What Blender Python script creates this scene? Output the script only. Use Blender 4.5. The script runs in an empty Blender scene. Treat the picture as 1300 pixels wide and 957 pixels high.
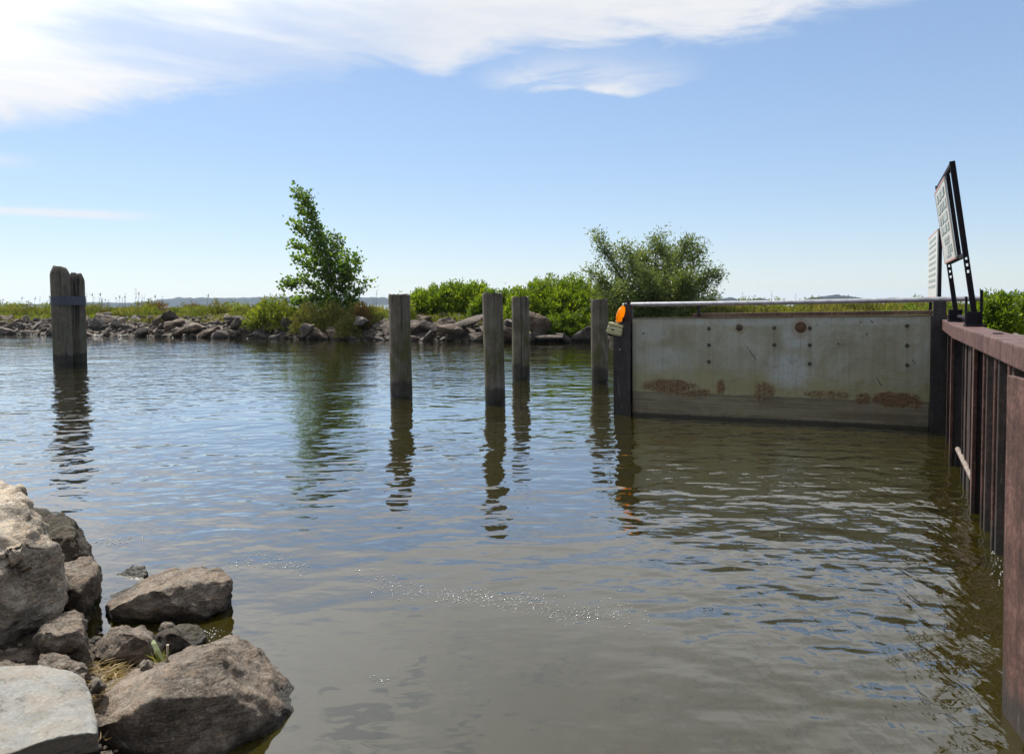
import bpy, bmesh, math, random
import numpy as np
from mathutils import Vector, Matrix, noise
R = math.radians
C = bpy.context.scene
COL = C.collection
random.seed(7)
RNG = np.random.default_rng(7)

# ------------------------------------------------------------------ camera
W0, F = 1300.0, 1011.0               # photograph width, focal length in its pixels
CAM_H, PITCH, ROLL = 1.5, 2.746, -0.45
cam_d = bpy.data.cameras.new('camera')
cam = bpy.data.objects.new('camera', cam_d); COL.objects.link(cam)
cam_d.sensor_fit = 'HORIZONTAL'; cam_d.sensor_width = 36.0; cam_d.lens = 36.0 * F / W0
cam_d.shift_y = -45.0 / W0
cam_d.clip_start = 0.05; cam_d.clip_end = 40000
ROT = Matrix.Rotation(R(90 - PITCH), 4, 'X') @ Matrix.Rotation(R(ROLL), 4, 'Z')
cam.matrix_world = Matrix.Translation((0, 0, CAM_H)) @ ROT
cam_d.dof.use_dof = True; cam_d.dof.focus_distance = 11.0; cam_d.dof.aperture_fstop = 7.1
C.camera = cam

# ------------------------------------------------------------------ world, sun, exposure
SUN_AZ, SUN_EL = -42.0, 54.0         # azimuth from +Y towards +X
SKY_STRENGTH, SUN_STRENGTH, EXPOSURE = 0.10, 5.0, 0.6
C.view_settings.view_transform = 'Standard'; C.view_settings.look = 'None'
C.view_settings.gamma = 1; C.view_settings.exposure = EXPOSURE
C.view_settings.use_curve_mapping = False
C.cycles.use_denoising = True
C.cycles.max_bounces = 8; C.cycles.volume_bounces = 0
C.cycles.sample_clamp_indirect = 6

world = bpy.data.worlds.new('World'); C.world = world; world.use_nodes = True

class NT:
    """small node-tree helper"""
    def __init__(s, tree): s.t = tree; tree.nodes.clear()
    def n(s, kind, **kw):
        nd = s.t.nodes.new(kind)
        for k, v in kw.items():
            if k == 'ins':
                for a, b in v.items(): s.put(nd.inputs[a], b)
            else: setattr(nd, k, v)
        return nd
    def put(s, sock, v):
        if hasattr(v, 'bl_idname') and hasattr(v, 'outputs'): v = v.outputs[0]
        if hasattr(v, 'is_output'): s.t.links.new(v, sock)
        else: sock.default_value = v
    def math(s, op, a, b=0.0, c=None, clamp=False):
        nd = s.n('ShaderNodeMath', operation=op, use_clamp=clamp)
        s.put(nd.inputs[0], a); s.put(nd.inputs[1], b)
        if c is not None: s.put(nd.inputs[2], c)
        return nd.outputs[0]
    def mapr(s, v, a, b, c=0.0, d=1.0, smooth=True):
        nd = s.n('ShaderNodeMapRange', interpolation_type='SMOOTHSTEP' if smooth else 'LINEAR')
        for i, x in enumerate((v, a, b, c, d)): s.put(nd.inputs[i], x)
        return nd.outputs[0]
    def mix(s, f, a, b, mode='MIX'):
        nd = s.n('ShaderNodeMix', data_type='RGBA', blend_type=mode)
        s.put(nd.inputs[0], f); s.put(nd.inputs[6], c4(a)); s.put(nd.inputs[7], c4(b))
        return nd.outputs[2]
    def noise(s, vec, scale, detail=4, rough=0.55, dist=0.0, dim='3D', w=None):
        nd = s.n('ShaderNodeTexNoise', noise_dimensions=dim)
        s.put(nd.inputs['Vector'], vec); nd.inputs['Scale'].default_value = scale
        nd.inputs['Detail'].default_value = detail; nd.inputs['Roughness'].default_value = rough
        nd.inputs['Distortion'].default_value = dist
        return nd.outputs[0]
    def scale(s, vec, xyz, off=(0, 0, 0), rot=(0, 0, 0)):
        nd = s.n('ShaderNodeMapping'); s.put(nd.inputs[0], vec)
        nd.inputs['Scale'].default_value = xyz; nd.inputs['Location'].default_value = off
        nd.inputs['Rotation'].default_value = rot
        return nd.outputs[0]
    def ramp(s, f, stops):
        nd = s.n('ShaderNodeValToRGB'); s.put(nd.inputs[0], f)
        e = nd.color_ramp.elements
        while len(e) < len(stops): e.new(0.5)
        for el, (p, c) in zip(e, stops): el.position = p; el.color = c4(c)
        return nd.outputs[0]

def c4(c):
    if isinstance(c, (tuple, list)): return tuple(c) + (1.0,) if len(c) == 3 else tuple(c)
    return c

def px_dir(px, py):
    d = ROT.to_3x3() @ Vector(((px - 650) / F, (433.5 - py) / F, -1.0))
    return d
def at(px, py, Y):
    """the world point at forward distance Y seen at photograph pixel px, py"""
    d = px_dir(px, py); k = Y / d.y
    return Vector((d.x * k, Y, CAM_H + d.z * k))
def on_level(px, py, z=0.0):
    d = px_dir(px, py); k = (z - CAM_H) / d.z
    return Vector((d.x * k, d.y * k, z))
def azel(px, py):
    d = px_dir(px, py).normalized()
    return math.atan2(d.x, d.y), math.asin(d.z)

def build_world():
    k = NT(world.node_tree)
    sky = k.n('ShaderNodeTexSky', sky_type='NISHITA', sun_disc=False)
    sky.sun_elevation = R(SUN_EL); sky.sun_rotation = R(SUN_AZ)
    sky.altitude = 200; sky.air_density = 1.0; sky.dust_density = 0.25; sky.ozone_density = 2.2
    tc = k.n('ShaderNodeTexCoord')
    sx = k.n('ShaderNodeSeparateXYZ'); k.put(sx.inputs[0], tc.outputs['Generated'])
    az = k.math('ARCTAN2', sx.outputs[0], sx.outputs[1])
    el = k.math('ARCSINE', sx.outputs[2])
    cv = k.n('ShaderNodeCombineXYZ'); k.put(cv.inputs[0], az); k.put(cv.inputs[1], el)
    A, B, H = -0.75, 0.75, 0.8
    pts = [(-120, 150), (0, 160), (90, 158), (150, 140), (230, 128), (330, 103), (420, 92), (500, 84), (560, 106), (600, 78), (660, 62),
           (740, 66), (840, 62), (930, 52), (1010, 28), (1110, 10), (1200, -14), (1300, -50), (1420, -150)]
    fc = k.n('ShaderNodeFloatCurve'); k.put(fc.inputs['Value'], k.mapr(az, A, B, smooth=False))
    cu = fc.mapping.curves[0]
    P = []
    for px, py in pts:
        a, e = azel(px, py); P.append(((a - A) / (B - A), e / H))
    P = [(0, P[0][1])] + [p for p in P if 0.01 < p[0] < 0.99] + [(1, P[-1][1] + .08)]
    while len(cu.points) < len(P): cu.points.new(0.5, 0.5)
    for p, (x, y) in zip(cu.points, P): p.location = (x, y); p.handle_type = 'AUTO'
    fc.mapping.update()
    edge = k.math('MULTIPLY', fc.outputs[0], H)
    n1 = k.noise(k.scale(cv.outputs[0], (6, 22, 1), rot=(0, 0, R(-6))), 1.0, 11, 0.62, 0.8)
    n2 = k.noise(k.scale(cv.outputs[0], (2.2, 9, 1), (3, 1, 0)), 1.0, 5, 0.55, 0.4)
    d = k.math('ADD', k.math('SUBTRACT', el, edge), k.math('MULTIPLY', k.math('SUBTRACT', n1, 0.5), 0.10))
    body = k.mapr(d, -0.012, 0.030)
    thin = k.mapr(n2, 0.30, 0.52, 0.35, 1.0)
    thin = k.math('MAXIMUM', thin, k.mapr(az, -0.35, -0.05, 0.0, 0.9))     # denser towards the middle
    n5 = k.noise(k.scale(cv.outputs[0], (8, 60, 1), (1, 4, 0), (0, 0, R(-9))), 1.0, 8, 0.65, 1.2)
    thin = k.math('MULTIPLY', thin, k.mapr(n5, 0.32, 0.62, 0.88, 1.0))
    body = k.math('MULTIPLY', body, thin)
    n3 = k.noise(k.scale(cv.outputs[0], (11, 26, 1), (7, 2, 0)), 1.0, 6, 0.6, 0.5)
    high = k.math('MULTIPLY', k.mapr(el, 0.36, 0.46), 0.4)
    body = k.math('MULTIPLY', body, k.math('SUBTRACT', 1.0, k.math('MULTIPLY', high, k.mapr(n3, 0.53, 0.62))))
    veil = k.math('MULTIPLY', k.mapr(k.math('SUBTRACT', el, edge), -0.05, 0.02), k.mapr(n1, 0.45, 0.75, 0, 0.3))
    veil = k.math('MULTIPLY', veil, k.mapr(az, 0.35, 0.1))
    body = k.math('MAXIMUM', body, veil)
    def streak(px0, px1, py, half, amt):
        a0, e0 = azel(px0, py); a1, _ = azel(px1, py)
        dy = k.math('ABSOLUTE', k.math('SUBTRACT', k.math('ADD', el, k.math('MULTIPLY', k.math('SUBTRACT', n1, .5), .012)), e0))
        m = k.mapr(dy, half, half * 0.1)
        m = k.math('MULTIPLY', m, k.math('MULTIPLY', k.mapr(az, a1, a1 - 0.09), k.mapr(az, a0 - .05, a0)))
        return k.math('MULTIPLY', m, amt)
    for s_ in ((-200, 225, 257, 0.0075, 0.75), (-150, 75, 193, 0.012, 0.6), (-100, 40, 277, 0.006, 0.3)):
        body = k.math('MAXIMUM', body, streak(*s_))
    # a torn wisp with a sharp curved lower edge under the main bank
    fc2 = k.n('ShaderNodeFloatCurve'); k.put(fc2.inputs['Value'], k.mapr(az, A, B, smooth=False))
    cu2 = fc2.mapping.curves[0]
    P2 = []
    for px, py in ((560, 110), (640, 118), (720, 116), (770, 119), (815, 122), (860, 112), (905, 99), (960, 92)):
        a, e = azel(px, py); P2.append(((a - A) / (B - A), e / H))
    P2 = [(0, P2[0][1])] + P2 + [(1, P2[-1][1])]
    while len(cu2.points) < len(P2): cu2.points.new(0.5, 0.5)
    for p, (x, y) in zip(cu2.points, P2): p.location = (x, y); p.handle_type = 'AUTO'
    fc2.mapping.update()
    n4 = k.noise(k.scale(cv.outputs[0], (9, 34, 1), (5, 1, 0), (0, 0, R(14))), 1.0, 7, 0.6, 0.5)
    d2 = k.math('ADD', k.math('SUBTRACT', el, k.math('MULTIPLY', fc2.outputs[0], H)), k.math('MULTIPLY', k.math('SUBTRACT', n4, 0.5), 0.022))
    a0, _ = azel(585, 110); a1, _ = azel(915, 100)
    win = k.math('MULTIPLY', k.mapr(az, a0, a0 + .10), k.mapr(az, a1, a1 - 0.14))
    wisp = k.math('MULTIPLY', k.mapr(d2, -0.002, 0.005), k.mapr(d2, 0.05, 0.004, 0.15, 0.9))
    wisp = k.math('MULTIPLY', k.math('MULTIPLY', wisp, win), k.mapr(n4, 0.32, 0.6, 0.15, 1.0))
    body = k.math('MAXIMUM', body, wisp)
    gm = k.n('ShaderNodeGamma'); k.put(gm.inputs[0], k.mix(1.0, sky.outputs[0], (0.25, 0.25, 0.25), 'MULTIPLY')); gm.inputs[1].default_value = 0.62
    hs = k.n('ShaderNodeHueSaturation'); k.put(hs.inputs['Color'], k.mix(1.0, gm.outputs[0], (3.62, 3.85, 4.3), 'MULTIPLY')); hs.inputs['Saturation'].default_value = 1.1
    air = hs.outputs[0]
    dt = k.n('ShaderNodeVectorMath', operation='DOT_PRODUCT'); k.put(dt.inputs[0], tc.outputs['Generated'])
    dt.inputs[1].default_value = (math.sin(R(SUN_AZ)) * math.cos(R(SUN_EL)), math.cos(R(SUN_AZ)) * math.cos(R(SUN_EL)), math.sin(R(SUN_EL)))
    glow = k.mapr(dt.outputs['Value'], 0.70, 0.97, 5.75, 13.0)      # thin cloud is brighter towards the sun
    cl = k.n('ShaderNodeCombineXYZ'); k.put(cl.inputs[0], glow); k.put(cl.inputs[1], k.math('MULTIPLY', glow, 1.01)); k.put(cl.inputs[2], k.math('MULTIPLY', glow, 1.035))
    col = k.mix(body, air, cl.outputs[0])
    bg = k.n('ShaderNodeBackground'); k.put(bg.inputs[0], col); bg.inputs[1].default_value = SKY_STRENGTH
    out = k.n('ShaderNodeOutputWorld'); k.put(out.inputs[0], bg)
build_world()

sd = bpy.data.lights.new('sun', 'SUN'); sd.energy = SUN_STRENGTH; sd.angle = R(0.5); sd.color = (1.0, 0.95, 0.87)
sun = bpy.data.objects.new('sun', sd); COL.objects.link(sun)
TO_SUN = Vector((math.sin(R(SUN_AZ)) * math.cos(R(SUN_EL)), math.cos(R(SUN_AZ)) * math.cos(R(SUN_EL)), math.sin(R(SUN_EL))))
sun.rotation_euler = (-TO_SUN).to_track_quat('-Z', 'Y').to_euler()
sun.location = TO_SUN * 100

# ------------------------------------------------------------------ object helpers
def tag(o, label=None, cat=None, group=None, kind=None):
    if label: o['label'] = label
    if cat: o['category'] = cat
    if group: o['group'] = group
    if kind: o['kind'] = kind
    return o
def thing(name, loc, label, cat, group=None):
    o = bpy.data.objects.new(name, None); COL.objects.link(o)
    o.location = loc; o.empty_display_size = 0.2
    return tag(o, label, cat, group)
def origin_of(o):
    v = Vector((0, 0, 0))
    while o is not None: v = v + o.location; o = o.parent
    return v
def link_mesh(name, me, mat, parent=None, base=None):
    """me is in world coordinates; its origin becomes base (or the parent's base)"""
    o = bpy.data.objects.new(name, me); COL.objects.link(o)
    if mat is not None: me.materials.append(mat)
    b = origin_of(parent) if parent else Vector(base or (0, 0, 0))
    if b.length > 0: me.transform(Matrix.Translation(-b))
    if parent: o.parent = parent
    else: o.location = b
    return o
def children(o): return [c for c in bpy.data.objects if c.parent is o]
def copy_tree(o, parent=None):
    c = o.copy(); COL.objects.link(c)
    if parent: c.parent = parent
    for ch in children(o): copy_tree(ch, c)
    return c

class MB:
    """collects shapes for ONE mesh"""
    def __init__(s): s.v = []; s.f = []; s.sm = []
    def add(s, verts, faces, smooth=False):
        b = len(s.v); s.v += [tuple(x) for x in verts]
        s.f += [tuple(b + i for i in fc) for fc in faces]; s.sm += [smooth] * len(faces)
    def frame_box(s, o, ex, ey, ez, bev=0.0):
        """box with corner frame: centre o, half vectors ex ey ez; bevelled corners along ez when bev>0"""
        o, ex, ey, ez = map(Vector, (o, ex, ey, ez))
        if bev <= 0:
            vs = [o + a * ex + b * ey + c * ez for c in (-1, 1) for a, b in ((-1, -1), (1, -1), (1, 1), (-1, 1))]
            s.add(vs, [(3, 2, 1, 0), (4, 5, 6, 7), (0, 1, 5, 4), (1, 2, 6, 5), (2, 3, 7, 6), (3, 0, 4, 7)])
            return
        bm = bmesh.new(); bmesh.ops.create_cube(bm, size=2)
        lx, ly, lz = ex.length, ey.length, ez.length
        for v in bm.verts: v.co = Vector((v.co.x * lx, v.co.y * ly, v.co.z * lz))
        bmesh.ops.bevel(bm, geom=bm.edges[:], offset=bev, segments=2, affect='EDGES', profile=0.6)
        ux, uy, uz = ex.normalized(), ey.normalized(), ez.normalized()
        bm.verts.index_update()
        s.add([o + ux * v.co.x + uy * v.co.y + uz * v.co.z for v in bm.verts], [[v.index for v in f.verts] for f in bm.faces])
        bm.free()
    def tube(s, pts, radii, seg=12, cap=True, smooth=True):
        pts = [Vector(p) for p in pts]
        if not isinstance(radii, (list, tuple)): radii = [radii] * len(pts)
        vs = []; up = None
        for i, p in enumerate(pts):
            t = (pts[min(i + 1, len(pts) - 1)] - pts[max(i - 1, 0)]).normalized()
            if up is None:
                up = t.orthogonal().normalized()
            up = (up - t * up.dot(t)).normalized(); w = t.cross(up)
            for j in range(seg):
                a = 2 * math.pi * j / seg
                vs.append(p + (up * math.cos(a) + w * math.sin(a)) * radii[i])
        fs = [(i * seg + j, i * seg + (j + 1) % seg, (i + 1) * seg + (j + 1) % seg, (i + 1) * seg + j)
              for i in range(len(pts) - 1) for j in range(seg)]
        s.add(vs, fs, smooth)
        if cap:
            n = len(pts)
            s.add(vs[:seg], [tuple(reversed(range(seg)))]); s.add(vs[(n - 1) * seg:], [tuple(range(seg))])
    def build(s, name, mat, parent=None, base=None):
        me = bpy.data.meshes.new(name); me.from_pydata(s.v, [], s.f)
        me.polygons.foreach_set('use_smooth', s.sm); me.update()
        return link_mesh(name, me, mat, parent, base)

def np_mesh(name, V, Fc, nper, smooth=False):
    """mesh from numpy verts (n,3) and faces (m,nper)"""
    me = bpy.data.meshes.new(name)
    V = np.asarray(V, np.float32); Fc = np.asarray(Fc, np.int32)
    me.vertices.add(len(V)); me.vertices.foreach_set('co', V.ravel())
    me.loops.add(Fc.size); me.loops.foreach_set('vertex_index', Fc.ravel())
    me.polygons.add(len(Fc))
    me.polygons.foreach_set('loop_start', np.arange(0, Fc.size, nper, dtype=np.int32))
    me.polygons.foreach_set('use_smooth', np.full(len(Fc), smooth))
    me.update(calc_edges=True); me.validate()
    return me

# ------------------------------------------------------------------ materials
def new_mat(name):
    m = bpy.data.materials.new(name); m.use_nodes = True
    return m, NT(m.node_tree)
def finish(k, base, rough=0.7, metal=0.0, spec=0.4, height=None, dist=0.01, strength=1.0, **kw):
    b = k.n('ShaderNodeBsdfPrincipled')
    k.put(b.inputs['Base Color'], c4(base)); k.put(b.inputs['Roughness'], rough); k.put(b.inputs['Metallic'], metal)
    b.inputs['Specular IOR Level'].default_value = spec
    for a, v in kw.items(): k.put(b.inputs[a], v)
    if height is not None:
        bp = k.n('ShaderNodeBump'); bp.inputs['Distance'].default_value = dist; bp.inputs['Strength'].default_value = strength
        k.put(bp.inputs['Height'], height); k.put(b.inputs['Normal'], bp)
    o = k.n('ShaderNodeOutputMaterial'); k.put(o.inputs[0], b)
    return b
def posz(k):
    g = k.n('ShaderNodeNewGeometry'); s = k.n('ShaderNodeSeparateXYZ'); k.put(s.inputs[0], g.outputs['Position'])
    return g.outputs['Position'], s.outputs[2]

def mat_rock(name, dark, mid, light, scale=1.0, wet=0.08, algae=0.0, seeded=True, disp=0.02):
    m, k = new_mat(name)
    tc = k.n('ShaderNodeTexCoord'); oi = k.n('ShaderNodeObjectInfo')
    v = tc.outputs['Object']
    if seeded:
        va = k.n('ShaderNodeVectorMath', operation='ADD'); k.put(va.inputs[0], v)
        cmb = k.n('ShaderNodeCombineXYZ')
        for i in range(3): k.put(cmb.inputs[i], k.math('MULTIPLY', oi.outputs['Random'], 37.0 + 11 * i))
        k.put(va.inputs[1], cmb); v = va.outputs[0]
    n1 = k.noise(v, 3.0 * scale, 8, 0.62, 0.3); n2 = k.noise(v, 14 * scale, 8, 0.7, 0.5)
    n3 = k.noise(k.scale(v, (1, 1, 4.5), rot=(0.5, 0.3, 0)), 6 * scale, 6, 0.65, 0.8)
    crack = k.mapr(k.math('ADD', k.math('ABSOLUTE', k.math('SUBTRACT', n3, 0.5)), k.math('MULTIPLY', n2, 0.03)), 0.014, 0.035)
    crack = k.math('MAXIMUM', crack, k.mapr(n1, 0.42, 0.52))
    f = k.math('ADD', k.math('MULTIPLY', n1, 0.55), k.math('MULTIPLY', n2, 0.45))
    col = k.ramp(f, [(0.30, dark), (0.50, mid), (0.68, light)])
    n4 = k.noise(v, 60 * scale, 5, 0.75)
    col = k.mix(k.math('MULTIPLY', k.mapr(n4, 0.52, 0.68), 0.55), col, tuple(min(1, x * 1.5) for x in light))
    col = k.mix(k.math('MULTIPLY', k.mapr(n4, 0.46, 0.34), 0.6), col, tuple(x * 0.5 for x in dark))
    tint = k.mix(k.mapr(n3, 0.4, 0.62), col, (1.12, 0.93, 0.78), 'MULTIPLY')
    col = k.mix(0.6, col, tint)
    col = k.mix(k.math('MULTIPLY', k.math('SUBTRACT', 1.0, crack), 0.40), col, tuple(x * 0.4 for x in dark))
    if seeded:
        hv = k.n('ShaderNodeHueSaturation'); k.put(hv.inputs['Color'], col)
        k.put(hv.inputs['Value'], k.mapr(oi.outputs['Random'], 0, 1, 0.7, 1.3, False))
        k.put(hv.inputs['Saturation'], k.mapr(k.math('FRACT', k.math('MULTIPLY', oi.outputs['Random'], 7.3)), 0, 1, 0.5, 1.25, False))
        col = hv.outputs[0]
    p, z = posz(k)
    zz = k.math('ADD', z, k.math('MULTIPLY', k.math('SUBTRACT', n1, 0.5), 0.12))
    wetm = k.mapr(zz, wet, wet * 0.25)
    if algae > 0:
        col = k.mix(k.math('MULTIPLY', k.mapr(n1, 0.45, 0.6), algae), col, (0.035, 0.045, 0.012))
    col = k.mix(k.math('MULTIPLY', wetm, 0.8), col, (0.02, 0.019, 0.013))
    rough = k.mapr(wetm, 0, 1, 0.85, 0.35, False)
    h = k.math('ADD', k.math('ADD', k.math('MULTIPLY', n2, 0.6), k.math('MULTIPLY', n4, 0.22)), k.math('ADD', k.math('MULTIPLY', n3, 0.8), k.math('MULTIPLY', crack, 0.35)))
    finish(k, col, rough, spec=0.3, height=h, dist=disp)
    return m

ROCK_BANK = mat_rock('bank_stone', (0.028, 0.022, 0.017), (0.088, 0.070, 0.055), (0.20, 0.165, 0.135), 0.9, 0.14, disp=0.04)
ROCK_PALE = mat_rock('pale_limestone', (0.15, 0.122, 0.092), (0.40, 0.35, 0.28), (0.60, 0.545, 0.45), 1.5, 0.03, seeded=False, disp=0.045)
ROCK_BROWN = mat_rock('brown_stone', (0.05, 0.042, 0.033), (0.165, 0.14, 0.113), (0.31, 0.272, 0.226), 1.8, 0.05, seeded=False, disp=0.038)
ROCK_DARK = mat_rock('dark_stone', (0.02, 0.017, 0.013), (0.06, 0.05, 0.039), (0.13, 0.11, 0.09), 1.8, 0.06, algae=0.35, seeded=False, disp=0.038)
ROCK_ALGAE = mat_rock('algae_stone', (0.012, 0.012, 0.008), (0.03, 0.028, 0.018), (0.06, 0.055, 0.035), 1.8, 0.10, algae=0.7, seeded=False)
ROCK_SLAB = mat_rock('concrete_slab', (0.12, 0.12, 0.11), (0.165, 0.166, 0.155), (0.20, 0.20, 0.188), 1.3, 0.02, seeded=False, disp=0.004)

def mat_leaf(name, dark, mid, light, trans=0.35, rough=0.5, vary=1.2):
    m, k = new_mat(name)
    g = k.n('ShaderNodeNewGeometry'); tc = k.n('ShaderNodeTexCoord')
    n = k.noise(tc.outputs['Object'], vary, 3)
    f = k.math('ADD', k.math('MULTIPLY', g.outputs['Random Per Island'], 0.6), k.math('MULTIPLY', k.mapr(n, 0.3, 0.7), 0.4))
    col = k.ramp(f, [(0.1, dark), (0.5, mid), (0.9, light)])
    b = k.n('ShaderNodeBsdfPrincipled'); k.put(b.inputs['Base Color'], col); b.inputs['Roughness'].default_value = rough
    b.inputs['Specular IOR Level'].default_value = 0.35
    t = k.n('ShaderNodeBsdfTranslucent')
    k.put(t.inputs[0], k.mix(1.0, col, (1.5, 1.45, 0.7), 'MULTIPLY'))
    mx = k.n('ShaderNodeMixShader'); mx.inputs[0].default_value = trans; k.put(mx.inputs[1], b); k.put(mx.inputs[2], t)
    o = k.n('ShaderNodeOutputMaterial'); k.put(o.inputs[0], mx)
    return m
LEAF_BUSH = mat_leaf('bush_leaf', (0.035, 0.07, 0.006), (0.10, 0.165, 0.010), (0.21, 0.27, 0.016), 0.55)
LEAF_POPLAR = mat_leaf('poplar_leaf', (0.03, 0.066, 0.010), (0.075, 0.14, 0.016), (0.16, 0.24, 0.03), 0.55, 0.4)
LEAF_WILLOW = mat_leaf('willow_leaf', (0.042, 0.066, 0.016), (0.12, 0.168, 0.040), (0.24, 0.29, 0.10), 0.35, 0.38)
LEAF_YELLOW = mat_leaf('yellow_leaf', (0.06, 0.09, 0.008), (0.14, 0.18, 0.014), (0.25, 0.26, 0.03), 0.45)
LEAF_WEED = mat_leaf('weed_leaf', (0.055, 0.065, 0.015), (0.13, 0.14, 0.028), (0.25, 0.21, 0.06), 0.4, 0.6, 0.5)
LEAF_RUST = mat_leaf('rusty_weed_leaf', (0.06, 0.04, 0.015), (0.14, 0.09, 0.03), (0.22, 0.15, 0.06), 0.35, 0.6)
GRASS = mat_leaf('grass_blade', (0.06, 0.08, 0.014), (0.13, 0.155, 0.028), (0.25, 0.23, 0.07), 0.4, 0.6, 0.25)
STALK = mat_leaf('dry_stalk', (0.06, 0.05, 0.025), (0.11, 0.09, 0.045), (0.18, 0.15, 0.08), 0.1, 0.8)
STRAW = mat_leaf('straw_blade', (0.14, 0.10, 0.05), (0.26, 0.19, 0.10), (0.42, 0.33, 0.19), 0.2, 0.8)

def mat_bark(name, a, b):
    m, k = new_mat(name); tc = k.n('ShaderNodeTexCoord')
    n = k.noise(k.scale(tc.outputs['Object'], (1, 1, 0.2)), 12, 5)
    finish(k, k.mix(n, a, b), 0.9, height=n, dist=0.01); return m
BARK = mat_bark('bark', (0.05, 0.042, 0.032), (0.13, 0.11, 0.085))

def mat_wood(name, green):
    m, k = new_mat(name); tc = k.n('ShaderNodeTexCoord'); v = tc.outputs['Object']
    oi = k.n('ShaderNodeObjectInfo')
    va = k.n('ShaderNodeVectorMath', operation='ADD'); k.put(va.inputs[0], v)
    cmb = k.n('ShaderNodeCombineXYZ'); k.put(cmb.inputs[0], k.math('MULTIPLY', oi.outputs['Random'], 20.0)); k.put(cmb.inputs[2], k.math('MULTIPLY', oi.outputs['Random'], 9.0))
    k.put(va.inputs[1], cmb); v = va.outputs[0]
    g1 = k.noise(k.scale(v, (1, 1, 0.05)), 38, 7, 0.65, 0.2)
    g2 = k.noise(k.scale(v, (1, 1, 0.035)), 14, 4, 0.6, 0.3)
    n = k.noise(v, 3.5, 5, 0.6)
    ng = k.noise(k.scale(v, (1, 1, 0.5)), 5.5, 4, 0.6)
    col = k.ramp(k.math('ADD', k.math('MULTIPLY', g1, 0.5), k.math('MULTIPLY', n, 0.5)),
                 [(0.3, (0.040, 0.034, 0.026)), (0.5, (0.098, 0.086, 0.067)), (0.7, (0.1688, 0.1562, 0.135))])
    split = k.mapr(g2, 0.37, 0.43)
    col = k.mix(k.math('MULTIPLY', k.math('SUBTRACT', 1.0, split), 0.75), col, (0.014, 0.012, 0.009))
    p, z = posz(k)
    zz = k.math('ADD', z, k.math('MULTIPLY', k.math('SUBTRACT', n, 0.5), 0.26))
    gm = k.math('MULTIPLY', k.mapr(ng, 0.44, 0.62), k.mapr(zz, 1.55, 0.7))
    col = k.mix(k.math('MULTIPLY', gm, green), col, (0.0525, 0.0575, 0.0125))
    low = k.mapr(zz, 0.32, 0.23)
    col = k.mix(k.math('MULTIPLY', low, 0.75), col, (0.022, 0.0215, 0.02))
    wet = k.mapr(zz, 0.08, 0.04)
    col = k.mix(k.math('MULTIPLY', wet, 0.8), col, (0.012, 0.012, 0.008))
    h = k.math('ADD', k.math('MULTIPLY', g1, 0.4), k.math('MULTIPLY', split, 0.8))
    finish(k, col, k.mapr(wet, 0, 1, 0.85, 0.3, False), spec=0.25, height=h, dist=0.012)
    return m
WOOD = mat_wood('weathered_pile_wood', 0.75)
WOOD_BROWN = mat_wood('mooring_pile_wood', 0.35)

def mat_rust(name, a, b, c, rough=0.75, streak=True, wetline=0.3):
    m, k = new_mat(name); tc = k.n('ShaderNodeTexCoord'); v = tc.outputs['Object']
    n1 = k.noise(v, 5, 7, 0.65); n2 = k.noise(v, 40, 6, 0.7); n3 = k.noise(k.scale(v, (1, 1, 0.06)), 22, 5, 0.65)
    f = k.math('ADD', k.math('MULTIPLY', n1, 0.45), k.math('ADD', k.math('MULTIPLY', n3, 0.3), k.math('MULTIPLY', n2, 0.25)))
    col = k.ramp(f, [(0.40, a), (0.5, b), (0.60, c)])
    sc = k.noise(k.scale(v, (1, 1, 0.35)), 16, 7, 0.75, 0.5)
    col = k.mix(k.math('MULTIPLY', k.mapr(sc, 0.56, 0.66), 0.6), col, tuple(x * 0.45 for x in a))
    col = k.mix(k.math('MULTIPLY', k.mapr(sc, 0.40, 0.32), 0.5), col, tuple(x * 1.5 for x in c))
    p, z = posz(k)
    if wetline:
        zz = k.math('ADD', z, k.math('MULTIPLY', k.math('SUBTRACT', n3, 0.5), 0.3))
        col = k.mix(k.math('MULTIPLY', k.mapr(zz, wetline, wetline * 0.4), 0.8), col, (0.018, 0.017, 0.014))
        # pale lime marks just above the water
        lm = k.math('MULTIPLY', k.mapr(k.noise(k.scale(v, (1, 1, 0.12)), 30, 5, 0.7), 0.60, 0.72), k.mapr(zz, 0.75, 0.3))
        col = k.mix(k.math('MULTIPLY', lm, 0.45), col, (0.20, 0.19, 0.175))
        sp = k.mapr(k.noise(v, 26, 3, 0.5), 0.76, 0.80)
        col = k.mix(k.math('MULTIPLY', sp, 0.6), col, (0.5, 0.47, 0.42))
    finish(k, col, rough, metal=0.0, spec=0.35, height=k.math('ADD', n2, n3), dist=0.004)
    return m
RUST_CAP = mat_rust('rusty_cap_steel', (0.040, 0.018, 0.014), (0.080, 0.039, 0.033), (0.135, 0.076, 0.068), 0.6, wetline=0)
RUST_POST = mat_rust('rusty_post_steel', (0.024, 0.011, 0.008), (0.062, 0.028, 0.021), (0.125, 0.066, 0.054), 0.7, wetline=0.2)
RUST_DARK = mat_rust('dark_sheet_steel', (0.009, 0.006, 0.005), (0.024, 0.0145, 0.0125), (0.055, 0.036, 0.032), 0.7, wetline=0.25)
RUST_BEAM = mat_rust('brown_beam_steel', (0.06, 0.036, 0.025), (0.105, 0.068, 0.049), (0.16, 0.115, 0.088), 0.8, wetline=0)
POST_DARK = mat_rust('dark_painted_steel', (0.010, 0.0078, 0.0085), (0.019, 0.015, 0.0165), (0.034, 0.028, 0.029), 0.6, wetline=0.25)

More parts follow.
